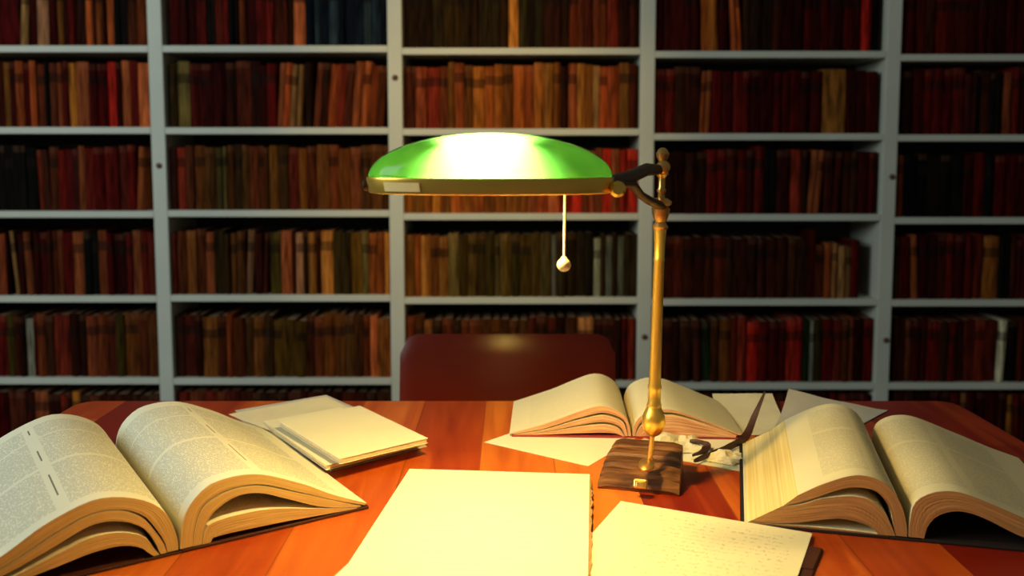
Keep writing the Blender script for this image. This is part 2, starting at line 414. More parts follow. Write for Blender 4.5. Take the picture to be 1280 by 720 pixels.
# (bay,row): runs of books as (right end in the photo, binding colour, [width], [lean in degrees], [height factor]); None = empty gap
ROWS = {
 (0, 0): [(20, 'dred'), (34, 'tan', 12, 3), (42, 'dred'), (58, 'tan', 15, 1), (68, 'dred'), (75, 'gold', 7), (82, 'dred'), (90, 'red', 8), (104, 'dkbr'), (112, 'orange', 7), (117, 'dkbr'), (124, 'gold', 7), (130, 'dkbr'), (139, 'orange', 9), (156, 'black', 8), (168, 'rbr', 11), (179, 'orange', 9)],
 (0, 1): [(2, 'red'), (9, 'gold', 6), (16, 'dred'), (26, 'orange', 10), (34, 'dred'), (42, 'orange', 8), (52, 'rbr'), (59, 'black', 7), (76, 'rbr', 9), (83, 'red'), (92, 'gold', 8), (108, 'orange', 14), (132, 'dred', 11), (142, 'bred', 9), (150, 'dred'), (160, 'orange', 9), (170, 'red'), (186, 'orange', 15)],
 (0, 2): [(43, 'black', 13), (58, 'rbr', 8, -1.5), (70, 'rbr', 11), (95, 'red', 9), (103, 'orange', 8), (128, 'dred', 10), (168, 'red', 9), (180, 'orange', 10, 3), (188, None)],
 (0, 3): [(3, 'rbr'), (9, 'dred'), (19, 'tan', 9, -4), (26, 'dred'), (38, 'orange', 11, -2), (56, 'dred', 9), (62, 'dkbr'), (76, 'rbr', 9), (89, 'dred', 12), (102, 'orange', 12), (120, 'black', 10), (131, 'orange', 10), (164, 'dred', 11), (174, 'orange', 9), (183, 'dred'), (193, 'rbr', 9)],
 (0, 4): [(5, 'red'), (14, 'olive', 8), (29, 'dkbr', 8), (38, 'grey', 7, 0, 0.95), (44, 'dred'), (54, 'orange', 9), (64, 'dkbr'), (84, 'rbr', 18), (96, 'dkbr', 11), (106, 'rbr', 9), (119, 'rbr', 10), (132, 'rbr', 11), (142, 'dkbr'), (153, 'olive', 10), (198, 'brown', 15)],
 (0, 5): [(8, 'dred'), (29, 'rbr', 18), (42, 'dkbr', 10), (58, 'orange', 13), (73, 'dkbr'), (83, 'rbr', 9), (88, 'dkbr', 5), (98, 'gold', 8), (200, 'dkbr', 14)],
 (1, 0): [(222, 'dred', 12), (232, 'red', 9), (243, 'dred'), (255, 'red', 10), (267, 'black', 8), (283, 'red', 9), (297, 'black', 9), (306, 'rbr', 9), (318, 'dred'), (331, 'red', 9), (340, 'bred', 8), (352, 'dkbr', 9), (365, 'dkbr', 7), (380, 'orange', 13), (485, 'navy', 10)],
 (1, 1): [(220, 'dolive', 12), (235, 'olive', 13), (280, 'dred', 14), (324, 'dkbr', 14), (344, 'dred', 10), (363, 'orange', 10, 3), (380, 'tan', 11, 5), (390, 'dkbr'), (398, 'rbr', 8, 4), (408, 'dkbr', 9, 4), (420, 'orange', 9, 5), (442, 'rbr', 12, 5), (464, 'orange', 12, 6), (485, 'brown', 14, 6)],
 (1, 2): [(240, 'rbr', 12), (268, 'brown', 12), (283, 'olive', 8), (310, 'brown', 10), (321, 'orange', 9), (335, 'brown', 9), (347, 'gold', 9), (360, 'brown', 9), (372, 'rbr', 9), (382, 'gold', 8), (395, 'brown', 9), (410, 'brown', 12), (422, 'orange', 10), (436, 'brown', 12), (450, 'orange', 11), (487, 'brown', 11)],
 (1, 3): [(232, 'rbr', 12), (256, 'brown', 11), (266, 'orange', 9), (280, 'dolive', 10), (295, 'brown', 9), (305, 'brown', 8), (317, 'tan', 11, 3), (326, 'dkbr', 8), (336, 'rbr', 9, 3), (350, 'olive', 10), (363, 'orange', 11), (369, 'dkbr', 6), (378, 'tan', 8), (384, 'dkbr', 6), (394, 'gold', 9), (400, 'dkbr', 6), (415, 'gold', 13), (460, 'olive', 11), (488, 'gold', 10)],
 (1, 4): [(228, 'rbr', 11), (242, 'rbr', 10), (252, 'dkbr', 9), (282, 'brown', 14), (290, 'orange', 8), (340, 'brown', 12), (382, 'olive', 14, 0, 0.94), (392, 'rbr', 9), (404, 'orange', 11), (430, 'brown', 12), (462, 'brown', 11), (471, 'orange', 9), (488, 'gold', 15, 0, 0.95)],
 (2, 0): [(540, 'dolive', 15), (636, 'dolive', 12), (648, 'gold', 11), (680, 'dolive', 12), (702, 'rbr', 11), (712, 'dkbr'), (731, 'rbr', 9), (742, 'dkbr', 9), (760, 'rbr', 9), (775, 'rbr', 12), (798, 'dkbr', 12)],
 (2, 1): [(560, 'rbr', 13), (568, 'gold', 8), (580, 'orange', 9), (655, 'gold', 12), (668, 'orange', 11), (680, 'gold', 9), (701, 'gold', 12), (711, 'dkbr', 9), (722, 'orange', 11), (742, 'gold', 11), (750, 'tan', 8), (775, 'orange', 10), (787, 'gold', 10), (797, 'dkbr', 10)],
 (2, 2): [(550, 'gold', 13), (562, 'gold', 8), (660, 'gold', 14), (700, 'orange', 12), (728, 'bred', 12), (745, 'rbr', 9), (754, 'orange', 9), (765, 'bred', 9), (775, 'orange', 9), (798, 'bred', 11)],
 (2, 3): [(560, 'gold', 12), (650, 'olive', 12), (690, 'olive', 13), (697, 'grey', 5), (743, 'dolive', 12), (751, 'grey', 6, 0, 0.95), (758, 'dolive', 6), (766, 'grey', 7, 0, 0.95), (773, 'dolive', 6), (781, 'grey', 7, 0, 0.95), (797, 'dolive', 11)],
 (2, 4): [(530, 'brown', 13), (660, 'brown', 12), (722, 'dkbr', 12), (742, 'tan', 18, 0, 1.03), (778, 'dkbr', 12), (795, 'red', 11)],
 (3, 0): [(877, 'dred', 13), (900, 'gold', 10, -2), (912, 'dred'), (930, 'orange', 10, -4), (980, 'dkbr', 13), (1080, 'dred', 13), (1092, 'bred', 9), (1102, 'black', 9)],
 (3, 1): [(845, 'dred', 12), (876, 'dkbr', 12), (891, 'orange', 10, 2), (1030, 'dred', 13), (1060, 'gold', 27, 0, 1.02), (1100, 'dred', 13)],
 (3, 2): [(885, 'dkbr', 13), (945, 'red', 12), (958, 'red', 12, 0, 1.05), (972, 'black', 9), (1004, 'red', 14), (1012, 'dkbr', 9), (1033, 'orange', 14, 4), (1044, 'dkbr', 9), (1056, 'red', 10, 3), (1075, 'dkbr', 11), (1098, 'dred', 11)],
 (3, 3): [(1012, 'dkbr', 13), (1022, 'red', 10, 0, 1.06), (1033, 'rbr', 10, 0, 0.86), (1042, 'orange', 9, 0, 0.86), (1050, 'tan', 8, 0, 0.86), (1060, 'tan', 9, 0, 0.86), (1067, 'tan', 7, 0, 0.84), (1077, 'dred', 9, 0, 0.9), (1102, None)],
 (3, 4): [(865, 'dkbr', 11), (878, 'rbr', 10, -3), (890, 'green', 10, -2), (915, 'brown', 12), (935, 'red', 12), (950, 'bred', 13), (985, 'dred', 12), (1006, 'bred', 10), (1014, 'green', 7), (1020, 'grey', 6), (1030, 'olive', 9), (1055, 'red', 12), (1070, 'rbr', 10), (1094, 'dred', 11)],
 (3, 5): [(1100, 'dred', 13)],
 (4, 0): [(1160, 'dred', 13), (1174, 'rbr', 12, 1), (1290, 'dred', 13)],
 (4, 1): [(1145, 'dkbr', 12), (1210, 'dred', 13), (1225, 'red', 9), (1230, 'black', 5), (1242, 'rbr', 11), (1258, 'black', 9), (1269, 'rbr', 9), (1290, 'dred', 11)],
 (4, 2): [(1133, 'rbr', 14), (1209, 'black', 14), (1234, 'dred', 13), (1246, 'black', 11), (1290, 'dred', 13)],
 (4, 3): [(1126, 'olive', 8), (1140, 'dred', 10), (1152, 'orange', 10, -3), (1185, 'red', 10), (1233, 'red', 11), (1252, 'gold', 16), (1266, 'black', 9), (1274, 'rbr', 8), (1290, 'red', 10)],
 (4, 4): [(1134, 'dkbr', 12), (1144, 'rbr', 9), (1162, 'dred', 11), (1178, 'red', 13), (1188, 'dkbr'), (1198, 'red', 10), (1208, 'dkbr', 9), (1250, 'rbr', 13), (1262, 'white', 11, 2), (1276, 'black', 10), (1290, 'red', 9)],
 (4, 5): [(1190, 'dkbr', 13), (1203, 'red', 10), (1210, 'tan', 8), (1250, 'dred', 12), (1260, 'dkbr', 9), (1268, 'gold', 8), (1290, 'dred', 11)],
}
for (b, r), runs in ROWS.items():      # the outer bays run on beyond the frame
    if b == 0: runs.insert(0, (-14, 'dred', 14))
    if b == 4: runs.append((1400, 'dred', 14))
ROWS[1, 5] = [(300, 'rbr', 14), (487, 'dkbr', 14)]
ROWS[2, 5] = [(640, 'brown', 14), (797, 'dkbr', 14)]
def book_mesh(name, bulge):
    """a bound book of unit size: x thickness, y depth (spine at y=0), z height; rounded spine, boards and a recessed page block"""
    bm = bmesh.new(); uvl = bm.loops.layers.uv.new('UVMap')
    th = 0.10
    n = 9
    spine = [(-0.5 + i / (n - 1), -bulge * (1 - (2 * i / (n - 1) - 1) ** 2)) for i in range(n)]
    out = spine + [(0.5, 1.0), (0.5 - th, 1.0)]
    inner = [(0.5 - th, 0.06), (-0.5 + th, 0.06)]
    prof = out + inner + [(-0.5 + th, 1.0), (-0.5, 1.0)]
    zs = [0.0, 0.02, 0.24, 0.26, 0.5, 0.52, 0.84, 0.86, 0.98, 1.0]
    ins = [0.985, 1.0, 1.0, 1.0, 1.0, 1.0, 1.0, 1.0, 1.0, 0.985]
    rings = []
    for z, s in zip(zs, ins):
        rings.append([bm.verts.new((x * s, y, z)) for x, y in prof])
    for a, b in zip(rings, rings[1:]):
        for k in range(len(prof)):
            f = bm.faces.new((a[k], a[(k + 1) % len(prof)], b[(k + 1) % len(prof)], b[k]))
    bm.faces.new(rings[0][::-1]); bm.faces.new(rings[-1])
    for f in bm.faces:
        for l in f.loops: l[uvl].uv = (l.vert.co.x + 0.5, l.vert.co.z)
    r = bmesh.ops.create_cube(bm, size=1)
    bmesh.ops.scale(bm, vec=(1 - 2 * th, 0.90, 0.965), verts=r['verts'])
    bmesh.ops.translate(bm, vec=(0, 0.51, 0.5), verts=r['verts'])
    fs = {f for v in r['verts'] for f in v.link_faces}
    for f in fs: f.material_index = 1
    bmesh.ops.recalc_face_normals(bm, faces=bm.faces)
    me = bpy.data.meshes.new(name); bm.to_mesh(me); bm.free()
    for p in me.polygons: p.use_smooth = True
    me.set_sharp_from_angle(angle=math.radians(40))
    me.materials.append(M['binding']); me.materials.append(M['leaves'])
    return me
KINDS = [book_mesh('round_spine_book', 0.05), book_mesh('flat_spine_book', 0.012), book_mesh('medium_spine_book', 0.03)]
ORD = ['first', 'second', 'third', 'fourth', 'fifth', 'sixth', 'seventh', 'eighth', 'ninth', 'tenth', 'eleventh', 'twelfth', 'thirteenth',
       'fourteenth', 'fifteenth', 'sixteenth', 'seventeenth', 'eighteenth', 'nineteenth', 'twentieth'] + ['twenty-' + s for s in
       ('first', 'second', 'third', 'fourth', 'fifth', 'sixth', 'seventh', 'eighth', 'ninth')] + ['thirtieth'] + ['thirty-' + s for s in ('first', 'second', 'third', 'fourth', 'fifth')]
ROWN = ['top', 'second', 'third', 'fourth', 'fifth', 'lowest']
BAYN = ['leftmost', 'second', 'middle', 'fourth', 'rightmost']
def vis(px, w_, row):               # how much of a book the photo shows
    h = [57, 76, 76, 76, 76, 60][row]
    if row == 2 and 470 < px < 765: h = 32
    if row == 1 and 505 < px < 720: h = 70
    if row == 4 and 490 < px < 775: h = 34
    if row == 4 and 640 < px < 790: h = 24
    if row == 5: h = 25 if (px < 100 or px > 1195) else 0
    if px < 0 or px > 1280: h = 0
    return h * w_
books = []
rb = random.Random(11)
for (b, r), runs in ROWS.items():
    x = {0: -95, 1: 209, 2: 504, 3: 817.5, 4: 1119}[b]
    zt = shelf_top[b, r + 1]
    X0, X1 = ux[b] + UW / 2 + 0.001, ux[b + 1] - UW / 2 - 0.001
    cyp = shelf_px[b][r + 1] - 40
    lst = []
    prev_end = None
    for run in runs:
        end, kind = run[0], run[1]
        if kind is None: x = end; prev_end = None; continue
        wd = run[2] if len(run) > 2 else (end - x)
        lean = run[3] if len(run) > 3 else 0
        hf = run[4] if len(run) > 4 else 1
        n = max(1, round((end - x) / wd))
        cuts = [x + (end - x) * i / n for i in range(n + 1)]
        for i in range(1, n): cuts[i] += rb.uniform(-0.22, 0.22) * (end - x) / n
        hrun = rb.uniform(0.96, 1.03) * hf
        for a, c in zip(cuts, cuts[1:]):
            xa, xb = PD(a, cyp, SY)[0], PD(c, cyp, SY)[0]
            xa, xb = max(xa, X0), min(xb, X1)
            if xb - xa < 0.008: continue
            h = 0.222 * hrun * (1 + (rb.uniform(-0.02, 0.02) if n > 1 else 0))
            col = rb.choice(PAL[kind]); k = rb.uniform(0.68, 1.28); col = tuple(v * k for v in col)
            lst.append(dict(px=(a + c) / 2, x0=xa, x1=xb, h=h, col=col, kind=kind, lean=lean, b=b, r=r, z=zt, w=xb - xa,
                            dep=rb.uniform(0.15, 0.175), y=rb.uniform(0.018, 0.026), m=rb.randrange(3), v=vis((a + c) / 2, c - a, r)))
        x = end
    k = 0
    while k < len(lst):                # books that lean together rest on one another
        e = k + 1
        t = lst[k]['lean']
        if t:
            while e < len(lst) and lst[e]['lean'] * t > 0 and abs(lst[e]['x0'] - lst[e - 1]['x1']) < 0.004: e += 1
            run_ = lst[k:e]; t = math.radians(sum(d['lean'] for d in run_) / len(run_))
            h = max(d['h'] for d in run_); a0, a1 = run_[0]['x0'], run_[-1]['x1']
            f_ = max(0.3, (a1 - a0 - h * abs(math.sin(t))) / (a1 - a0))
            cx = a0 if t > 0 else a0 + h * abs(math.sin(t))
            for d in run_:
                d['t'] = t; d['cx'] = cx; d['lw'] = d['w'] * f_ * math.cos(t) * 0.98; cx += d['w'] * f_
        k = e
    for i, d in enumerate(lst):
        d['i'] = len(lst) - 1 - i if b == 0 else i
    books += lst
shown = sorted([d for d in books if d['v'] > 0], key=lambda d: -d['v'])[:300]
ids = {id(d) for d in shown}
def place(d, o):
    t = d.get('t', 0.0); z = d['z'] + 0.0004; y = SY + d['y'] + 0.05 * d['w']
    if t:                              # a leaning book keeps its foot on the shelf
        w_ = d['lw']; o.scale = (w_, d['dep'], d['h']); o.rotation_euler = (0, t, 0)
        if t > 0: o.location = (d['cx'] + w_ / 2 * math.cos(t), y, z + w_ / 2 * math.sin(t))
        else: o.location = (d['cx'] + w_ / 2 * math.cos(t), y, z - w_ / 2 * math.sin(t))
    else:
        o.scale = (d['w'] * 0.97, d['dep'], d['h']); o.rotation_euler = (0, 0, 0)
        o.location = ((d['x0'] + d['x1']) / 2, y, z)
EK = 0.85
def albedo(c): return tuple(min(0.9, v / EK) for v in lin(c))
src = None
for d in sorted(shown, key=lambda d: (d['b'], d['r'], d['px'])):
    if src is None:
        o = bpy.data.objects.new('book', KINDS[d['m']]); src = o
    else:
        o = src.copy(); o.data = KINDS[d['m']]
    C.objects.link(o); place(d, o)
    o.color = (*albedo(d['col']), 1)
    side = 'from right' if d['b'] == 0 else 'from left'
    look = ('leaning ' if abs(d['lean']) >= 3 else '') + ('slim ' if d['w'] < 0.024 else ('thick ' if d['w'] > 0.044 else ''))
    tag(o, '%s%s book, %s %s, %s row, %s bookcase bay' % (look, NAME[d['kind']], ORD[d['i']], side, ROWN[d['r']], BAYN[d['b']]), 'book',
        'books on the %s row of the %s bookcase bay' % (ROWN[d['r']], BAYN[d['b']]))
# the rest of the rows, too many to keep apart, as one mass
bm = bmesh.new(); cl = bm.loops.layers.float_color.new('binding'); dummy = bpy.data.objects.new('tmp', None)
for d in books:
    if id(d) in ids: continue
    place(d, dummy)
    mw = Matrix.LocRotScale(dummy.location, dummy.rotation_euler, dummy.scale)
    nf = len(bm.faces); nv = len(bm.verts)
    bm.from_mesh(KINDS[d['m']]); bm.verts.ensure_lookup_table(); bm.faces.ensure_lookup_table()
    for v in bm.verts[nv:]: v.co = mw @ v.co
    c = albedo(d['col']); a = rb.random()
    for f in bm.faces[nf:]:
        for l in f.loops: l[cl] = (*c, a)
bpy.data.objects.remove(dummy)
me = bpy.data.meshes.new('shelved_books'); bm.to_mesh(me); bm.free()
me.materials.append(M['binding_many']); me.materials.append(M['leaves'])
o = link('shelved_books', me); tag(o, 'remaining bound volumes scattered along all bookcase shelves', 'books'); o['kind'] = 'stuff'

# ---------------------------------------------------------------- chair behind the table
ch = thing('wooden_chair', 'dark red-brown wooden chair with curved plywood backrest behind the table', 'chair', (-0.008, 1.62, 0))
def curved_board(w_, h_, t_, rad, curve, n=28, m=12, zfn=None):
    """rounded rectangle bent around a vertical axis"""
    bm = bmesh.new(); F_, B_ = {}, {}
    for i in range(n + 1):
        u = -1 + 2 * i / n
        x = u * w_ / 2
        ex = max(0, abs(x) - (w_ / 2 - rad))
        lim = h_ / 2 - rad + math.sqrt(max(0, rad * rad - ex * ex))
        for j in range(m + 1):
            v = -1 + 2 * j / m
            z = v * lim
            y = -curve * (u * u)
            edge = 0.0025 if (i in (0, n) or j in (0, m)) else 0
            F_[i, j] = bm.verts.new((x, y + edge, z)); B_[i, j] = bm.verts.new((x, y + t_ - edge, z))
    for i in range(n):
        for j in range(m):
            bm.faces.new((F_[i, j], F_[i + 1, j], F_[i + 1, j + 1], F_[i, j + 1]))
            bm.faces.new((B_[i, j], B_[i, j + 1], B_[i + 1, j + 1], B_[i + 1, j]))
    for i in range(n):
        for j in (0, m): bm.faces.new((F_[i, j], F_[i + 1, j], B_[i + 1, j], B_[i, j]))
    for j in range(m):
        for i in (0, n): bm.faces.new((F_[i, j], F_[i, j + 1], B_[i, j + 1], B_[i, j]))
    return bm
bm = curved_board(0.394, 0.24, 0.014, 0.036, -0.018)
bmesh.ops.rotate(bm, verts=bm.verts, cent=(0, 0, 0), matrix=Matrix.Rotation(math.radians(-12), 3, 'X'))
finish('backrest', bm, M['chair'], ch, (0, 0.0, 0.667), smooth=True)
bm = bmesh.new(); box(bm, (0, 0.0, 0), (0.40, 0.40, 0.018), 0.008)
for v in bm.verts:
    v.co.z += 0.02 * (v.co.x / 0.2) ** 2
finish('seat', bm, M['chair'], ch, (0, -0.21, 0.445))
for sx in (-1, 1):
    bm = bmesh.new(); tube(bm, [(sx * 0.15, 0.040, 0.73), (sx * 0.15, 0.025, 0.62), (sx * 0.16, -0.02, 0.45), (sx * 0.18, 0.03, 0.0)], 0.011)
    finish('rear_leg', bm, M['chair_metal'], ch, smooth=True)
    bm = bmesh.new(); tube(bm, [(sx * 0.16, -0.03, 0.43), (sx * 0.17, -0.2, 0.43), (sx * 0.17, -0.36, 0.43), (sx * 0.175, -0.385, 0.40), (sx * 0.19, -0.42, 0.0)], 0.011)
    finish('front_leg', bm, M['chair_metal'], ch, smooth=True)

# ---------------------------------------------------------------- table
TX0, TX1, TY0, TY1 = -0.636, 0.650, 0.40, 1.328
tb = thing('table', 'large orange-red varnished wooden plank table with rounded corners', 'table', (0.007, 0.864, 0))
bm = bmesh.new()
hw, hd, rc = (TX1 - TX0) / 2, (TY1 - TY0) / 2, 0.03
def rr(k):
    pts = []
    for cx_, cy_, a0 in ((hw, hd, 0), (-hw, hd, 90), (-hw, -hd, 180), (hw, -hd, 270)):
        for i in range(9):
            a = math.radians(a0 + i * 11.25)
            pts.append(((abs(cx_) - rc) * (1 if cx_ > 0 else -1) + (rc - k) * math.cos(a), (abs(cy_) - rc) * (1 if cy_ > 0 else -1) + (rc - k) * math.sin(a)))
    return pts
rings = [[bm.verts.new((x, y, z)) for x, y in rr(k)] for k, z in ((0.004, 0.718), (0.0, 0.722), (0.0, 0.745), (0.0015, 0.7487), (0.005, 0.75))]
for a, b in zip(rings, rings[1:]):
    for i in range(len(a)): bm.faces.new((a[i], a[(i + 1) % len(a)], b[(i + 1) % len(a)], b[i]))
bm.faces.new(rings[0][::-1]); bm.faces.new(rings[-1])
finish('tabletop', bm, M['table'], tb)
for (cx_, cy_, sx, sy) in ((0, hd - 0.07, 2 * hw - 0.2, 0.02), (0, -hd + 0.07, 2 * hw - 0.2, 0.02), (hw - 0.07, 0, 0.02, 2 * hd - 0.2), (-hw + 0.07, 0, 0.02, 2 * hd - 0.2)):
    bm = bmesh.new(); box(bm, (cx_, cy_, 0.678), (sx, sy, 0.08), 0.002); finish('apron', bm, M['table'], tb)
for sx in (-1, 1):
    for sy in (-1, 1):
        bm = bmesh.new(); lathe(bm, [(0.018, 0), (0.022, 0.02), (0.030, 0.60), (0.034, 0.62), (0.034, 0.718)], (sx * (hw - 0.07), sy * (hd - 0.07), 0), 24)
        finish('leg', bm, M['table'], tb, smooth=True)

# ---------------------------------------------------------------- open books
def page_block(parent, up, lo, L, mats, zs=1.0, label=None, seed=0, skew=0.0, name='page_block'):
    """a sheaf of leaves: cross-section between two curves, swept along the spine"""
    n, m = 30, 12
    U = catmull([(a, 0, b) for a, b in up], n); D = catmull([(a, 0, b) for a, b in lo], n)
    bm = bmesh.new(); uvl = bm.loops.layers.uv.new('UVMap')
    T = [[None] * (m + 1) for _ in range(n)]; B = [[None] * (m + 1) for _ in range(n)]
    for i in range(n):
        for j in range(m + 1):
            v = j / m; k = 1 + (zs - 1) * v
            wv = 0.0007 * noise.noise(Vector((i * 0.15 + seed, j * 0.35, seed)))
            for G, A in ((T, U), (B, D)):
                G[i][j] = bm.verts.new((A[i].x + skew * v, L * v, A[i].z * k + wv * min(1, A[i].z / 0.02)))
    def quad(vs, uvs, mi):
        f = bm.faces.new(vs); f.material_index = mi
        for l, q in zip(f.loops, uvs): l[uvl].uv = q
    for i in range(n - 1):
        a, b = i / (n - 1), (i + 1) / (n - 1)
        for j in range(m):
            c, d = j / m, (j + 1) / m
            quad((T[i][j], T[i + 1][j], T[i + 1][j + 1], T[i][j + 1]), ((a, c), (b, c), (b, d), (a, d)), 0)
            quad((B[i][j], B[i][j + 1], B[i + 1][j + 1], B[i + 1][j]), ((a, c), (a, d), (b, d), (b, c)), 0)
        for j in (0, m):
            quad((T[i][j], B[i][j], B[i + 1][j], T[i + 1][j]), ((a, 1), (a, 0), (b, 0), (b, 1)), 1)
    for i in (0, n - 1):
        for j in range(m):
            c, d = j / m, (j + 1) / m
            quad((T[i][j], T[i][j + 1], B[i][j + 1], B[i][j]), ((c, 1), (d, 1), (d, 0), (c, 0)), 2 if i else 1)
    o = finish(name, bm, mats, parent, smooth=True)
    if label: o['label'] = label
    return o
def cover(parent, w0, w1, L, t, m_, sp=0.02, over=0.004, name='cover'):
    """two flat boards joined by the spine strip, lying on the table"""
    for a, b in ((-w0, -sp), (sp, w1)):
        bm = bmesh.new(); box(bm, ((a + b) / 2, L / 2, t / 2 + 0.0003), (b - a, L + 2 * over, t), 0.0008)
        finish('cover_board', bm, m_, parent)
    bm = bmesh.new(); box(bm, (0, L / 2, t * 0.4 + 0.0003), (2 * sp - 0.0004, L + 2 * over, t * 0.8), 0.0005)
    finish('spine', bm, m_, parent)

# the large dictionary on the left
A = thing('open_book', 'large thick open dictionary with grey print in two columns at left', 'open book', (-0.316, 0.805, 0.75), math.atan2(0.558, 0.83), 'open books on the table')
cover(A, 0.205, 0.203, 0.300, 0.0028, M['cover_brown'], 0.016, 0.001)
ma = [M['page_a'], M['edge_a'], M['edge_a']]; LA = 0.298
page_block(A, [(.0145, .004), (.0160, .018), (.0194, .0344), (.0292, .0492), (.0487, .0608), (.0855, .0605), (.13, .0424), (.161, .0250), (.2015, .0058)],
           [(.026, .004), (.0275, .018), (.031, .032), (.0371, .0417), (.0568, .0504), (.0853, .0508), (.1147, .0400), (.1608, .0195), (.198, .0048)], LA, ma, 1.02, seed=1)
page_block(A, [(.0264, .0038), (.0279, .018), (.0315, .0310), (.0376, .0400), (.0568, .0484), (.0853, .0488), (.1147, .0385), (.1608, .0186), (.195, .0045)],
           [(.034, .0038), (.0355, .014), (.0379, .0215), (.0479, .0336), (.0678, .0422), (.0909, .0405), (.1174, .0290), (.1543, .0125), (.192, .0040)], LA, ma, 1.02, seed=2)
page_block(A, [(.0345, .0036), (.0365, .013), (.0421, .0212), (.0702, .0245), (.0993, .0228), (.1543, .0112), (.19, .0038)],
           [(.042, .0034), (.0444, .0074), (.06, .0082), (.0989, .0076), (.1767, .0036), (.19, .0034)], LA, ma, 1.02, seed=3)
page_block(A, [(.0130, .004), (.0121, .0162), (.0049, .0377), (-.0101, .0536), (-.0349, .0645), (-.0592, .0658), (-.0948, .0527), (-.1247, .0355), (-.160, .0180), (-.2, .0065)],
           [(.0035, .004), (.0015, .014), (-.0034, .0235), (-.0156, .0424), (-.0353, .0532), (-.0596, .0548), (-.0883, .0433), (-.1183, .0285), (-.155, .0140), (-.196, .0052)], LA, ma, 1.02, seed=4)
page_block(A, [(.0030, .0036), (.0005, .013), (-.0044, .0222), (-.0162, .0404), (-.0353, .0515), (-.0596, .0532), (-.0883, .0418), (-.1183, .0272), (-.155, .0132), (-.194, .0050)],
           [(-.0025, .0036), (-.0060, .0135), (-.016, .0314), (-.0357, .0421), (-.06, .0435), (-.0957, .0290), (-.135, .0150), (-.19, .0045)], LA, ma, 1.02, seed=5)
page_block(A, [(-.0035, .0034), (-.0075, .0090), (-.0163, .0231), (-.0361, .0320), (-.0604, .0330), (-.0843, .0255), (-.13, .0110), (-.188, .0040)],
           [(-.0085, .0033), (-.0125, .0070), (-.020, .0140), (-.0361, .0195), (-.0604, .0195), (-.09, .0135), (-.13, .0070), (-.185, .0035)], LA, ma, 1.02, seed=6)

# the heavy book on the right
B = thing('open_book', 'thick open book with yellow fore edge and black cover at right', 'open book', (P(1132, 676)[0], P(1132, 676)[1], 0.75), math.atan2(-0.236, 0.972), 'open books on the table')
cover(B, 0.152, 0.172, 0.256, 0.003, M['cover_black'], 0.014, 0.001)
mb = [M['page_b'], M['edge_b'], M['fore_b']]; LB = 0.254
page_block(B, [(.0012, .004), (.0008, .0120), (-.0035, .0306), (-.0134, .0485), (-.0285, .058), (-.0484, .059), (-.0733, .050), (-.0984, .0354)],
           [(-.0085, .004), (-.0110, .0135), (-.0153, .0310), (-.0281, .0459), (-.0481, .0476), (-.068, .0409), (-.095, .0290), (-.112, .0235)], LB, mb, 1.0, seed=7)
page_block(B, [(-.0090, .0036), (-.0125, .0120), (-.0185, .0238), (-.0303, .0350), (-.0478, .0390), (-.0729, .0350), (-.0960, .0265), (-.1125, .0228)],
           [(-.024, .0036), (-.0275, .0070), (-.0345, .0120), (-.0546, .0158), (-.0723, .0138), (-.1053, .0068), (-.145, .0038)], LB, mb, 1.0, seed=8)
page_block(B, [(-.022, .0042), (-.06, .0052), (-.10, .0050), (-.148, .0036)], [(-.022, .0033), (-.06, .0034), (-.10, .0034), (-.148, .0033)], LB, mb, 1.0, seed=9, name='endpaper')
page_block(B, [(.0025, .004), (.0030, .020), (.0052, .034), (.0111, .0427), (.0254, .0499), (.0444, .0511), (.0659, .0451), (.0991, .0324), (.13, .0205), (.165, .0090)],
           [(.016, .004), (.0172, .0100), (.0200, .0186), (.0286, .0282), (.0451, .0330), (.0666, .0285), (.1, .0140), (.13, .0070), (.160, .0036)], LB, mb, 1.0, seed=10)

# the small book at the back, behind the lamp
Cb = thing('open_book', 'small open book with pinkish page edges and red cover behind the lamp', 'open book', (P(790, 548)[0], P(790, 548)[1], 0.75), math.atan2(-0.04, 1), 'open books on the table')
LC = 0.150
cover(Cb, 0.154, 0.142, LC, 0.0024, M['cover_red'], 0.008, 0.001)
mc = [M['page_c'], M['edge_c'], M['edge_c']]
page_block(Cb, [(-.001, .0030), (-.0030, .016), (-.0102, .0299), (-.028, .0403), (-.0456, .0416), (-.0691, .0338), (-.1080, .0190), (-.157, .0042)],
           [(-.005, .0030), (-.0065, .014), (-.0120, .0249), (-.0308, .0325), (-.0455, .0325), (-.072, .0247), (-.1130, .0115), (-.153, .0037)], LC, mc, 1.12, seed=11)
page_block(Cb, [(-.0055, .0029), (-.0075, .012), (-.0130, .0220), (-.0308, .0285), (-.0455, .0285), (-.072, .0220), (-.1130, .0098), (-.152, .0034)],
           [(-.009, .0029), (-.0115, .0090), (-.0170, .0160), (-.0308, .0205), (-.0455, .0205), (-.072, .0160), (-.1130, .0072), (-.151, .0031)], LC, mc, 1.12, seed=12)
page_block(Cb, [(-.0095, .0028), (-.0125, .0075), (-.0180, .0130), (-.0308, .0170), (-.0455, .0170), (-.072, .0138), (-.1130, .0064), (-.151, .0030)],
           [(-.012, .0027), (-.0160, .0045), (-.0240, .0065), (-.0400, .0070), (-.0700, .0060), (-.1130, .0034), (-.150, .0027)], LC, mc, 1.12, seed=13)
page_block(Cb, [(.0008, .0030), (.0030, .018), (.0120, .0300), (.0320, .0375), (.055, .0370), (.0850, .0270), (.1140, .0165), (.142, .0060)],
           [(.004, .0030), (.0065, .014), (.0160, .0262), (.0345, .0335), (.055, .0335), (.0850, .0244), (.1100, .0152), (.134, .0062)], LC, mc, 1.10, seed=14)
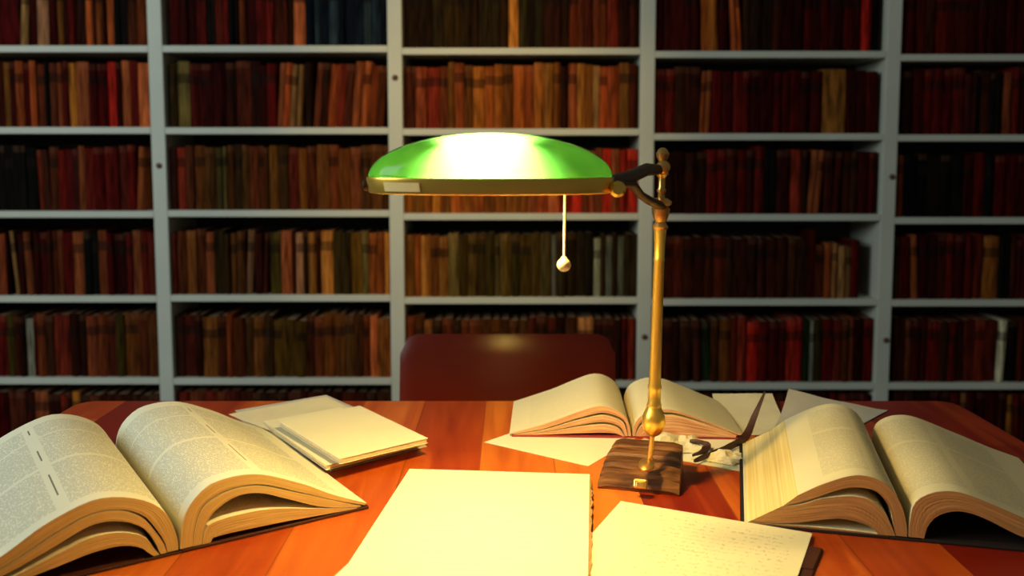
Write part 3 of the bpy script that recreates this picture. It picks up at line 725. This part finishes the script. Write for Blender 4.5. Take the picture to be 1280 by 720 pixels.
page_block(Cb, [(.0045, .0029), (.0080, .012), (.0180, .0230), (.0355, .0295), (.055, .0300), (.0850, .0222), (.1100, .0145), (.133, .0056)],
           [(.012, .0028), (.0250, .0034), (.0500, .0034), (.0800, .0034), (.1100, .0032), (.131, .0028)], LC, mc, 1.10, seed=15)

# ---------------------------------------------------------------- sheets, pamphlets
def sheet(name, corners, z, m_, label, cat, t=0.0004, wave=0.0006, nx=14, ny=14, seed=0, curl=None, torn=0, group=None):
    """a sheet of paper with real thickness; corners: near-left, near-right, far-right, far-left (x, y)"""
    a, b, c, d = [Vector((p[0], p[1], 0)) for p in corners]
    org = (a + b + c + d) / 4
    bm = bmesh.new(); uvl = bm.loops.layers.uv.new('UVMap'); G = {}
    for i in range(nx + 1):
        for j in range(ny + 1):
            u, v = i / nx, j / ny
            p = a * (1 - u) * (1 - v) + b * u * (1 - v) + c * u * v + d * (1 - u) * v
            if torn and i in (0, nx):
                p += (b - a).normalized() * torn * (noise.noise(Vector((j * 1.7, seed, i))) )
            h = wave * (1 + noise.noise(Vector((u * 3 + seed, v * 3, seed * 1.3))))
            if curl: h += curl(u, v)
            q = p - org
            G[i, j, 1] = bm.verts.new((q.x, q.y, h + t)); G[i, j, 0] = bm.verts.new((q.x, q.y, h))
    for i in range(nx):
        for j in range(ny):
            for k in (0, 1):
                f = bm.faces.new((G[i, j, k], G[i + 1, j, k], G[i + 1, j + 1, k], G[i, j + 1, k]))
                for l, (uu, vv) in zip(f.loops, ((i, j), (i + 1, j), (i + 1, j + 1), (i, j + 1))): l[uvl].uv = (uu / nx, vv / ny)
    for i in range(nx):
        for j in (0, ny): bm.faces.new((G[i, j, 0], G[i + 1, j, 0], G[i + 1, j, 1], G[i, j, 1]))
    for j in range(ny):
        for i in (0, nx): bm.faces.new((G[i, j, 0], G[i, j + 1, 0], G[i, j + 1, 1], G[i, j, 1]))
    o = finish(name, bm, m_, None, (org.x, org.y, z), smooth=True)
    return tag(o, label, cat, group)
def PX(*pts, z=0.75): return [P(x, y, z)[:2] for x, y in pts]

def ext(near, far, k):               # carry an edge on toward the viewer, beyond the frame
    n_, f_ = Vector(near), Vector(far); return tuple(n_ + (n_ - f_) * k)
# lower sheets first
q = PX((430, 718), (735, 720), (737, 597), (512, 590), z=0.7535)
TLc, TRc = q[3], q[2]; NL = ext(q[0], q[3], 0.14); NR = ext(q[1], q[2], 0.14)
g1 = 'writing sheets in the middle of the table'
lt = PX((776, 631), (1015, 672), (999, 720), (740, 672))
ldir = (Vector(lt[3]) - Vector(lt[0])).normalized(); rdir = (Vector(lt[2]) - Vector(lt[1])).normalized()
l_nl = tuple(Vector(lt[0]) + ldir * 0.23); l_nr = tuple(Vector(lt[1]) + rdir * 0.20)
wa = math.atan2(lt[1][1] - lt[0][1], lt[1][0] - lt[0][0])
folder = thing('leather_wallet', 'small dark brown leather wallet peeking out beneath the handwritten letter', 'wallet', (*P(1029, 689)[:2], 0.75), wa - 0.04)
bm = bmesh.new(); box(bm, (-0.045, -0.055, 0.0012), (0.090, 0.110, 0.0022), 0.0009); finish('body', bm, M['cover_brown'], folder)
bm = bmesh.new(); box(bm, (-0.045, -0.025, 0.0028), (0.088, 0.048, 0.0008), 0.0003); finish('flap', bm, M['cover_brown'], folder)
sheet('letter_sheet', [l_nl, l_nr, lt[1], lt[0]], 0.7535, M['letter'], 'cream handwritten letter lying in the right foreground', 'letter', seed=3, wave=0.0003)
dk = PX((741, 720), (742, 650), (738, 612))
sheet('deckled_sheet', [(TLc[0] + 0.02, NL[1] + 0.01), (q[1][0] + 0.0025, NR[1] + 0.03), (q[2][0] + 0.0015, q[2][1] - 0.012), (TLc[0] + 0.03, TLc[1] - 0.02)], 0.7550, M['cover_tan'],
      'rough-edged tan sheet peeking from beneath blank pages at right edge', 'paper', seed=5, torn=0.0035, wave=0.0002, ny=40, t=0.0006)
under = PX((470, 642), (505, 606), z=0.7555)
sheet('writing_sheet', [(NL[0] - 0.010, NL[1]), (NR[0] - 0.012, NR[1]), (TRc[0] - 0.03, TRc[1] - 0.012), (P(483, 640)[0] + 0.024, P(483, 640)[1])], 0.7560, M['paper'],
      'lower blank cream sheet with corner showing left of top sheet', 'paper', seed=6, wave=0.0002, group=g1)
sheet('writing_sheet', [NL, NR, TRc, TLc], 0.7568, M['ruled'], 'uppermost blank faintly ruled cream sheet in front of the lamp', 'paper', seed=8, wave=0.0002, group=g1)

# sheets around the small book and the lamp
c1 = PX((735, 583), (800, 545), (700, 520), (605, 553))
sheet('loose_sheet', c1, 0.7501, M['paper'], 'smooth cream sheet under left side of the small open book', 'paper', seed=12, wave=0.0, t=0.0002)
c2 = PX((830, 572), (928, 590), (930, 540), (850, 540))
sheet('loose_sheet', c2, 0.7501, M['paper'], 'cream sheet on the table right of the lamp base', 'paper', seed=14, wave=0.0, t=0.0002)
c3 = PX((905, 545), (990, 545), (965, 503), (890, 503))
sheet('loose_sheet', c3, 0.7501, M['paper_old'], 'aged sheet between the small open book and the heavy book', 'paper', seed=16, wave=0.0008,
      curl=lambda u, v: 0.012 * v * v)
c4 = PX((962, 548), (1050, 546), (1110, 514), (985, 514))
sheet('loose_sheet', c4, 0.7501, M['paper_grey'], 'greyish curled sheet rising behind the heavy open book', 'paper', seed=18, wave=0.0015,
      curl=lambda u, v: 0.030 * v * v * (1 - u) ** 1.2)

def crumple(name, c, sx, sy, hgt, rz, seed, label, m_):
    bm = bmesh.new(); n = 22; G = {}
    for i in range(n + 1):
        for j in range(n + 1):
            u, v = i / n * 2 - 1, j / n * 2 - 1
            f = abs(noise.noise(Vector((u * 1.6 + seed, v * 1.3, seed)))) + 0.5 * abs(noise.noise(Vector((u * 3.7 + seed, v * 4.2, 2))))
            e = max(0.0, 1 - max(abs(u), abs(v)) ** 3)
            z = hgt * (0.25 + 1.5 * f) * e + 0.0006
            x = u * sx / 2 * (1 - 0.12 * abs(v)) + 0.004 * noise.noise(Vector((v * 4, seed, 0)))
            y = v * sy / 2 + 0.004 * noise.noise(Vector((u * 4, seed, 3)))
            G[i, j, 1] = bm.verts.new((x, y, z + 0.0005)); G[i, j, 0] = bm.verts.new((x, y, z))
    for i in range(n):
        for j in range(n):
            for k in (0, 1): bm.faces.new((G[i, j, k], G[i + 1, j, k], G[i + 1, j + 1, k], G[i, j + 1, k]))
    for i in range(n):
        for j in (0, n): bm.faces.new((G[i, j, 0], G[i + 1, j, 0], G[i + 1, j, 1], G[i, j, 1])); bm.faces.new((G[j, i, 0], G[j, i + 1, 0], G[j, i + 1, 1], G[j, i, 1]))
    o = finish(name, bm, m_, None, c); o.rotation_euler = (0, 0, rz)
    return tag(o, label, 'crumpled paper', 'crumpled papers round the lamp')
crumple('crumpled_paper', (*P(842, 560)[:2], 0.7508), 0.090, 0.050, 0.010, 0.15, 2.3, 'crumpled old paper strip directly behind the lamp base', M['paper_old'])
crumple('crumpled_paper', (*P(897, 572)[:2], 0.7508), 0.060, 0.045, 0.007, -0.5, 5.1, 'creased yellowed paper right of the lamp base by the leaf', M['paper_old'])

# stack at the left back
def booklet(name, cor, z, t, mp_, mc_, label, group=None, tilt=0.0):
    a = [Vector((p[0], p[1], 0)) for p in cor]; org = sum(a, Vector()) / 4
    root = thing(name, label, 'notebook', (org.x, org.y, z), 0, group)
    def slab(k, z0, z1, m_, nm):
        bm = bmesh.new(); vs = []
        for zz in (z0, z1):
            vs.append([bm.verts.new(((p - org) * k) + Vector((0, 0, zz + tilt * ((p - org).dot(Vector((-0.8, -0.3, 0))) + 0.1)))) for p in a])
        bm.faces.new(vs[0][::-1]); bm.faces.new(vs[1])
        for i in range(4): bm.faces.new((vs[0][i], vs[0][(i + 1) % 4], vs[1][(i + 1) % 4], vs[1][i]))
        bmesh.ops.bevel(bm, geom=bm.edges[:], offset=min(0.0008, (z1 - z0) * 0.3), segments=1, affect='EDGES')
        return finish(nm, bm, m_, root)
    slab(1.0, 0.0, t * 0.12, mc_, 'back_cover')
    slab(0.985, t * 0.13, t * 0.86, mp_, 'page_block')
    slab(1.0, t * 0.87, t, mc_, 'front_cover')
    return root
M['cover_cream'] = mat('cream_card_cover', (0.80, 0.70, 0.42), 0.7, var=0.06, vscale=14)
M['notebook_edge'] = mat('notebook_page_edges', (0.68, 0.54, 0.30), 0.85, var=0.25, vscale=200)
gN = 'pamphlets stacked at the back left'
booklet('pamphlet', PX((414, 590), (534, 559), (408, 502), (294, 522)), 0.7503, 0.010, M['notebook_edge'], M['paper_grey'], 'wide greyish pamphlet lowest in the stack behind left dictionary', gN)
booklet('pamphlet', PX((408, 588), (530, 556), (425, 514), (330, 532), z=0.7608), 0.7606, 0.006, M['notebook_edge'], M['cover_cream'], 'cream pamphlet in the middle of the stack behind left dictionary', gN)
booklet('notebook', PX((425, 573), (535, 544), (450, 505), (349, 527), z=0.778), 0.7672, 0.0065, M['notebook_edge'], M['cover_cream'], 'closed cream notebook topmost of the stack behind left dictionary', gN, tilt=0.03)
c5 = PX((345, 540), (440, 510), (408, 499), (286, 521), z=0.762)
sheet('loose_sheet', c5, 0.7607, M['paper_old'], 'curled old page sticking out left of the topmost cream notebook', 'paper', seed=22, wave=0.0008, curl=lambda u, v: 0.004 * v * v)

# the dried leaf
def blade(name, pts, wid, label, twist=0.6):
    pts = catmull(pts, 26); bm = bmesh.new(); rows = []
    for i, p in enumerate(pts):
        t = i / (len(pts) - 1)
        d = (pts[min(i + 1, 25)] - pts[max(i - 1, 0)]).normalized()
        s = d.cross(Vector((0, -1, 0.3))).normalized(); s = Matrix.Rotation(twist * math.sin(t * 5), 3, d) @ s
        n_ = d.cross(s).normalized()
        w_ = wid * (math.sin(PI * min(1, t * 0.92 + 0.06)) ** 0.7) * (1 + 0.3 * noise.noise(Vector((t * 9, 0, 0)))) + 0.0006
        rows.append([bm.verts.new(p + s * w_), bm.verts.new(p + n_ * 0.0022 + s * w_ * 0.2), bm.verts.new(p - s * w_ * 0.9 ), bm.verts.new(p - n_ * 0.0012)])
    for a, b in zip(rows, rows[1:]):
        for k in range(4): bm.faces.new((a[k], a[(k + 1) % 4], b[(k + 1) % 4], b[k]))
    bm.faces.new(rows[0][::-1]); bm.faces.new(rows[-1])
    return finish(name, bm, M['leaf'], None, smooth=True)
lf = [PD(868, 588, 1.045), PD(893, 580, 1.075), PD(914, 566, 1.10), PD(932, 545, 1.125), PD(943, 520, 1.145), PD(956, 490, 1.16)]
lf = [(x, y, max(z, 0.7565)) for x, y, z in lf]
tag(blade('dried_leaf', lf, 0.0050, '', 0.7), 'long twisted dark brown dried leaf between lamp base and heavy book', 'dried leaf', 'dried leaves by the lamp')
lf = [PD(862, 560, 1.10), PD(876, 553, 1.095), PD(884, 562, 1.08), PD(877, 575, 1.06), PD(866, 584, 1.045)]
lf = [(x, y, max(z, 0.7625)) for x, y, z in lf]
tag(blade('dried_leaf', lf, 0.0045, '', 1.0), 'short curled dark brown dried leaf right behind the lamp base', 'dried leaf', 'dried leaves by the lamp')

# ---------------------------------------------------------------- the lamp
fx, fy, _ = P(812, 578, 0.782)
lamp = thing('desk_lamp', 'brass desk lamp with lit green glass shade and wooden base', 'lamp', (fx, fy, 0.75))
LO = Vector((fx, fy, 0.75))
def R(px, py, Y): return Vector(PD(px, py, Y)) - LO
# wooden base: stepped ogee block
brz = math.atan2(-0.023, 0.086)
bm = bmesh.new()
bx0 = (Vector(P(748, 609)) + Vector(P(848, 623))) / 2
bw, bd, bh = 0.088, 0.092, 0.032
prof = [(-0.050, 0.000), (-0.052, 0.004), (-0.050, 0.009), (-0.044, 0.012), (-0.041, 0.013), (-0.040, 0.016), (-0.030, 0.020), (-0.0265, 0.0205), (-0.025, 0.0235), (-0.012, 0.027),
        (-0.009, 0.0268), (-0.007, 0.0295), (0.010, 0.0315), (0.013, 0.0312), (0.015, 0.033), (0.036, 0.0345), (0.040, 0.033), (0.041, 0.000)]
n = 16; rws = []
for i in range(n + 1):
    u = -1 + 2 * i / n
    rws.append([bm.verts.new((u * bw / 2 * (1.0 - (0.22 if u < 0 else 0.06) * (y + 0.05) / 0.09 * (1 if z > 0.002 else 0.7)), y, max(0, z - 0.003 * max(0, abs(u) - 0.8) * 5 * (z > 0.003)))) for y, z in prof])
for a, b in zip(rws, rws[1:]):
    for k in range(len(prof)): bm.faces.new((a[k], a[(k + 1) % len(prof)], b[(k + 1) % len(prof)], b[k]))
bm.faces.new(rws[0][::-1]); bm.faces.new(rws[-1])
ba = finish('base', bm, M['base_wood'], lamp, smooth=True)
ba.scale = (1, 0.84, 1); ba.rotation_euler = (0, 0, brz); cb = Matrix.Rotation(brz, 3, 'Z') @ Vector((0, 0.044, 0))
ba.location = bx0 + cb - LO + Vector((0, 0, 0.0004)); ba['label'] = 'grooved dark wooden base'
bm = bmesh.new(); box(bm, (0, 0, 0), (0.015, 0.006, 0.010), 0.002); box(bm, (0, -0.0034, -0.001), (0.008, 0.0015, 0.006), 0.0005)
o = finish('switch', bm, M['old_brass'], lamp); o.location = Vector(P(800, 603, 0.766)) - LO; o.rotation_euler = (math.radians(-25), 0, brz)
o.location.y -= 0.004
bm = bmesh.new(); lathe(bm, [(0.0085, 0), (0.0085, 0.002), (0.006, 0.004), (0.003, 0.005)], (0, 0, 0), 20)
for v in bm.verts: v.co.y *= 1.4
o = finish('bracket', bm, M['old_brass'], lamp, smooth=True); o.location = Vector(P(808, 582, 0.7815)) - LO; o.rotation_euler = (math.radians(14), 0, brz)
# pole
YP = fy
b0 = R(812, 579, YP); ball = R(817, 526, YP); top = R(826, 262, YP)
bm = bmesh.new(); tube(bm, [b0 - Vector((0, 0, 0.006)), b0, b0.lerp(ball, 0.6), ball], [0.0030, 0.0030, 0.0026, 0.0030], 14); finish('foot_rod', bm, M['old_brass'], lamp, smooth=True)
ax = (top - ball).normalized(); rot = ax.to_track_quat('Z', 'Y').to_matrix(); Lp = (top - ball).length
bm = bmesh.new()
lathe(bm, [(0.0035, -0.0165), (0.007, -0.0145), (0.0105, -0.010), (0.0125, -0.003), (0.0125, 0.003), (0.0108, 0.009), (0.0085, 0.013), (0.0078, 0.016)], ball, 28, rot)
finish('ball_joint', bm, M['brass'], lamp, smooth=True)
bm = bmesh.new()
lathe(bm, [(0.0074, 0.015), (0.0080, 0.018), (0.0068, 0.021), (0.0066, 0.034), (0.0074, 0.037), (0.0066, 0.040), (0.0064, 0.044), (0.0056, Lp - 0.055), (0.0062, Lp - 0.053), (0.0056, Lp - 0.051),
           (0.0058, Lp - 0.034), (0.0070, Lp - 0.020)], ball, 28, rot)
finish('pole', bm, M['brass'], lamp, smooth=True)
bm = bmesh.new()
lathe(bm, [(0.0075, Lp - 0.021), (0.0085, Lp - 0.018), (0.0055, Lp - 0.013), (0.0072, Lp - 0.010), (0.0090, Lp - 0.004), (0.0098, Lp + 0.001), (0.0075, Lp + 0.003), (0.0112, Lp + 0.006), (0.0115, Lp + 0.009), (0.0070, Lp + 0.012)], ball, 24, rot)
finish('collar', bm, M['old_brass'], lamp, smooth=True)
t0 = ball + ax * (Lp + 0.011)
bm = bmesh.new()
lathe(bm, [(0.0040, 0), (0.0036, 0.006), (0.0052, 0.009), (0.0036, 0.012), (0.0036, 0.022), (0.0068, 0.026), (0.0068, 0.029), (0.0036, 0.032), (0.0040, 0.040), (0.0062, 0.044), (0.0070, 0.048), (0.0048, 0.052), (0.0020, 0.054)], t0, 20, rot)
finish('finial', bm, M['old_brass'], lamp, smooth=True)
# yoke: two dark arms
ym = fy; YS = ym - 0.12; ymx = lambda t: ym + (YS - ym) * t
def bar(name, pts, r, flat, m_=M['bronze']):
    bm = bmesh.new(); tube(bm, pts, r, 12, flat); return finish(name, bm, m_, lamp, smooth=True)
bar('arm', [R(829, 212, ym), R(808, 212, ymx(0.3)), R(788, 221, ymx(0.65)), R(758, 227, YS)], [0.0045, 0.0060, 0.0060, 0.0042], 1.1)
bar('arm', [R(828, 258, ym), R(812, 251, ymx(0.25)), R(800, 243, ymx(0.45)), R(790, 230, ymx(0.62)), R(765, 229, YS + 0.006)], [0.0065, 0.0060, 0.0050, 0.0055, 0.0050], 0.7)
bm = bmesh.new(); lathe(bm, [(0.0055, -0.008), (0.0062, -0.006), (0.0062, 0.004), (0.0075, 0.007), (0.0050, 0.011)], R(771, 236, YS - 0.008), 18, Matrix.Rotation(PI / 2, 3, 'X'))
finish('swivel_knob', bm, M['brass'], lamp, smooth=True)
bm = bmesh.new(); lathe(bm, [(0.003, -0.008), (0.0065, -0.006), (0.0075, 0), (0.0065, 0.006), (0.003, 0.008)], R(829, 209, ym - 0.006), 18, Matrix.Rotation(PI / 2, 3, 'X'))
finish('wing_nut', bm, M['old_brass'], lamp, smooth=True)
# shade: an oval dome of green glass
sl = R(460, 223, YS); sr = R(766, 223, YS); sc = (sl + sr) / 2; SA = (sr.x - sl.x) / 2; SB = 0.050
SH = (R(612, 166, YS) - R(612, 223, YS)).z
M_gl = bpy.data.materials.new('green_glass'); M_gl.use_nodes = True
nt = M_gl.node_tree; nt.nodes.clear()
out = nt.nodes.new('ShaderNodeOutputMaterial'); tr = nt.nodes.new('ShaderNodeBsdfTranslucent'); tr.inputs[0].default_value = (0.048, 0.22, 0.075, 1)
df = nt.nodes.new('ShaderNodeBsdfDiffuse'); df.inputs[0].default_value = (0.01, 0.22, 0.02, 1)
gl = nt.nodes.new('ShaderNodeBsdfGlossy'); gl.inputs[0].default_value = (1, 1, 1, 1); gl.inputs[1].default_value = 0.12
m1 = nt.nodes.new('ShaderNodeMixShader'); m1.inputs[0].default_value = 0.45; m2 = nt.nodes.new('ShaderNodeMixShader'); fr = nt.nodes.new('ShaderNodeFresnel'); fr.inputs[0].default_value = 1.25
nt.links.new(tr.outputs[0], m1.inputs[1]); nt.links.new(df.outputs[0], m1.inputs[2]); nt.links.new(fr.outputs[0], m2.inputs[0]); nt.links.new(m1.outputs[0], m2.inputs[1]); nt.links.new(gl.outputs[0], m2.inputs[2]); nt.links.new(m2.outputs[0], out.inputs[0])
M_in = bpy.data.materials.new('pale_inner_glass'); M_in.use_nodes = True
nt = M_in.node_tree; nt.nodes.clear()
out = nt.nodes.new('ShaderNodeOutputMaterial'); tp = nt.nodes.new('ShaderNodeBsdfTransparent'); tp.inputs[0].default_value = (0.9, 1, 0.8, 1)
df = nt.nodes.new('ShaderNodeBsdfDiffuse'); df.inputs[0].default_value = (0.85, 0.85, 0.7, 1); m1 = nt.nodes.new('ShaderNodeMixShader'); m1.inputs[0].default_value = 0.05
nt.links.new(tp.outputs[0], m1.inputs[1]); nt.links.new(df.outputs[0], m1.inputs[2]); nt.links.new(m1.outputs[0], out.inputs[0])
bm = bmesh.new(); nu, nv = 64, 20
def dome(k, off):
    rg = []
    for j in range(nv + 1):
        t = j / nv
        rr_ = math.sin(t * PI / 2) if j else 0.0
        zz = math.cos(t * PI / 2) ** 0.95 * SH
        ring = []
        for i in range(nu):
            a = 2 * PI * i / nu
            ring.append(bm.verts.new((sc.x + (SA - off) * rr_ * math.cos(a), sc.y + (SB - off) * rr_ * math.sin(a), sc.z + zz * (SH - off) / SH)) if j else None)
        rg.append(ring)
    apex = bm.verts.new((sc.x, sc.y, sc.z + SH - off))
    for i in range(nu):
        f = bm.faces.new((apex, rg[1][i], rg[1][(i + 1) % nu])); f.material_index = k
        for j in range(1, nv):
            f = bm.faces.new((rg[j][i], rg[j + 1][i], rg[j + 1][(i + 1) % nu], rg[j][(i + 1) % nu])); f.material_index = k
    return rg[nv]
r0 = dome(0, 0.0); r1 = dome(1, 0.003)
for i in range(nu): bm.faces.new((r0[i], r0[(i + 1) % nu], r1[(i + 1) % nu], r1[i]))
o = finish('lamp_shade', bm, [M_gl, M_in], lamp, smooth='all'); o['label'] = 'glowing green glass shade'
# brass rim
bm = bmesh.new(); rp = [(0.001, 0.0015), (0.0015, -0.0005), (-0.001, -0.0125), (-0.003, -0.0135), (-0.0045, -0.012), (-0.0035, 0.0), (-0.0035, -0.0002)]
rings = []
for i in range(96):
    a = 2 * PI * i / 96
    rings.append([bm.verts.new((sc.x + (SA + r) * math.cos(a), sc.y + (SB + r) * math.sin(a), sc.z + z)) for r, z in rp[:6]])
for i in range(96):
    a, b = rings[i], rings[(i + 1) % 96]
    for k in range(6): bm.faces.new((a[k], b[k], b[(k + 1) % 6], a[(k + 1) % 6]))
finish('rim', bm, M['brass'], lamp, smooth=True)
bm = bmesh.new(); lathe(bm, [(0.0030, -0.006), (0.0055, -0.004), (0.0058, 0.002), (0.0040, 0.006)], (sl.x + 0.001, sl.y, sl.z - 0.006), 16, Matrix.Rotation(PI / 2, 3, 'Y'))
finish('end_knob', bm, M['bronze'], lamp, smooth=True)
# added pale plate that imitates a bright reflection on the rim
a0, a1 = math.acos((R(480, 230, YS - 0.04).x - sc.x) / SA), math.acos((R(526, 230, YS - 0.04).x - sc.x) / SA)
bm = bmesh.new(); pv = []
for i in range(9):
    a = -(a0 + (a1 - a0) * i / 8)
    for z, r in ((-0.0025, 0.0018), (-0.0105, 0.0002)):
        pv.append([bm.verts.new((sc.x + (SA + r + d) * math.cos(a), sc.y + (SB + r + d) * math.sin(a), sc.z + z)) for d in (0.0, 0.0008)])
for i in range(8):
    A0, A1, B0, B1 = pv[2 * i], pv[2 * i + 1], pv[2 * i + 2], pv[2 * i + 3]
    for k in (0, 1): bm.faces.new((A0[k], A1[k], B1[k], B0[k]))
    bm.faces.new((A0[0], A0[1], B0[1], B0[0])); bm.faces.new((A1[0], A1[1], B1[1], B1[0]))
for e in (pv[0] + pv[1][::-1], pv[-2] + pv[-1][::-1]): bm.faces.new(e)
o = finish('glint_plate', bm, M['rim_glint'], lamp); o['label'] = 'pale cream plate imitating a bright reflection on the rim'
# bulb and socket
bc = sc + Vector((-0.004, -0.010, 0.015))
M_b = bpy.data.materials.new('glowing_bulb'); M_b.use_nodes = True
nt = M_b.node_tree; nt.nodes.clear(); out = nt.nodes.new('ShaderNodeOutputMaterial'); em = nt.nodes.new('ShaderNodeEmission')
em.inputs[0].default_value = (1.0, 0.70, 0.25, 1); em.inputs[1].default_value = 1150; nt.links.new(em.outputs[0], out.inputs[0])
RY = Matrix.Rotation(PI / 2, 3, 'Y')
bm = bmesh.new(); lathe(bm, [(0.0068, -0.030), (0.0072, -0.028), (0.0072, 0.028), (0.0068, 0.030)], bc, 20, RY)
finish('bulb', bm, M_b, lamp, smooth=True)
for a, b in ((-0.044, -0.0302), (0.0302, 0.044)):
    bm = bmesh.new(); lathe(bm, [(0.006, a), (0.0085, a + 0.002), (0.0085, b)] if a < 0 else [(0.0085, a), (0.0085, b - 0.002), (0.006, b)], bc, 20, RY)
    cap = finish('bulb_cap', bm, M['old_brass'], lamp, smooth=True)
    bm = bmesh.new(); box(bm, bc + Vector(((a + b) / 2 - (0.001 if a < 0 else -0.001), 0, 0.0015)), (0.0012, 0.034, 0.025), 0.0004)
    finish('light_baffle', bm, M['bronze'], cap)  # added unseen baffles that keep bulb light off the shade ends
bm = bmesh.new(); tube(bm, [bc + Vector((0.043, 0, 0)), bc + Vector((0.065, 0.003, -0.006)), Vector((sr.x - 0.004, sr.y, sr.z - 0.006))], 0.0035, 12)
finish('bulb_holder', bm, M['old_brass'], lamp, smooth=True)
# pull cord
p0 = R(706.5, 236, YS - 0.01); p1 = R(705, 331, YS - 0.01); pz = Vector((p0.x, bc.y, bc.z - 0.006))
bm = bmesh.new(); tube(bm, [pz, p0 + Vector((0, 0, 0.010)), p0, p1], 0.0012, 8); o = finish('pull_cord', bm, M['cord'], lamp, smooth=True)
bm = bmesh.new(); lathe(bm, [(0.0018, 0.0078), (0.0026, 0.0070)] + [(0.0064 * math.sin(a), 0.0064 * math.cos(a)) for a in [PI * k / 12 for k in range(2, 12)]], p1, 20)
finish('pull_bead', bm, M['cream_bead'], lamp, smooth=True)
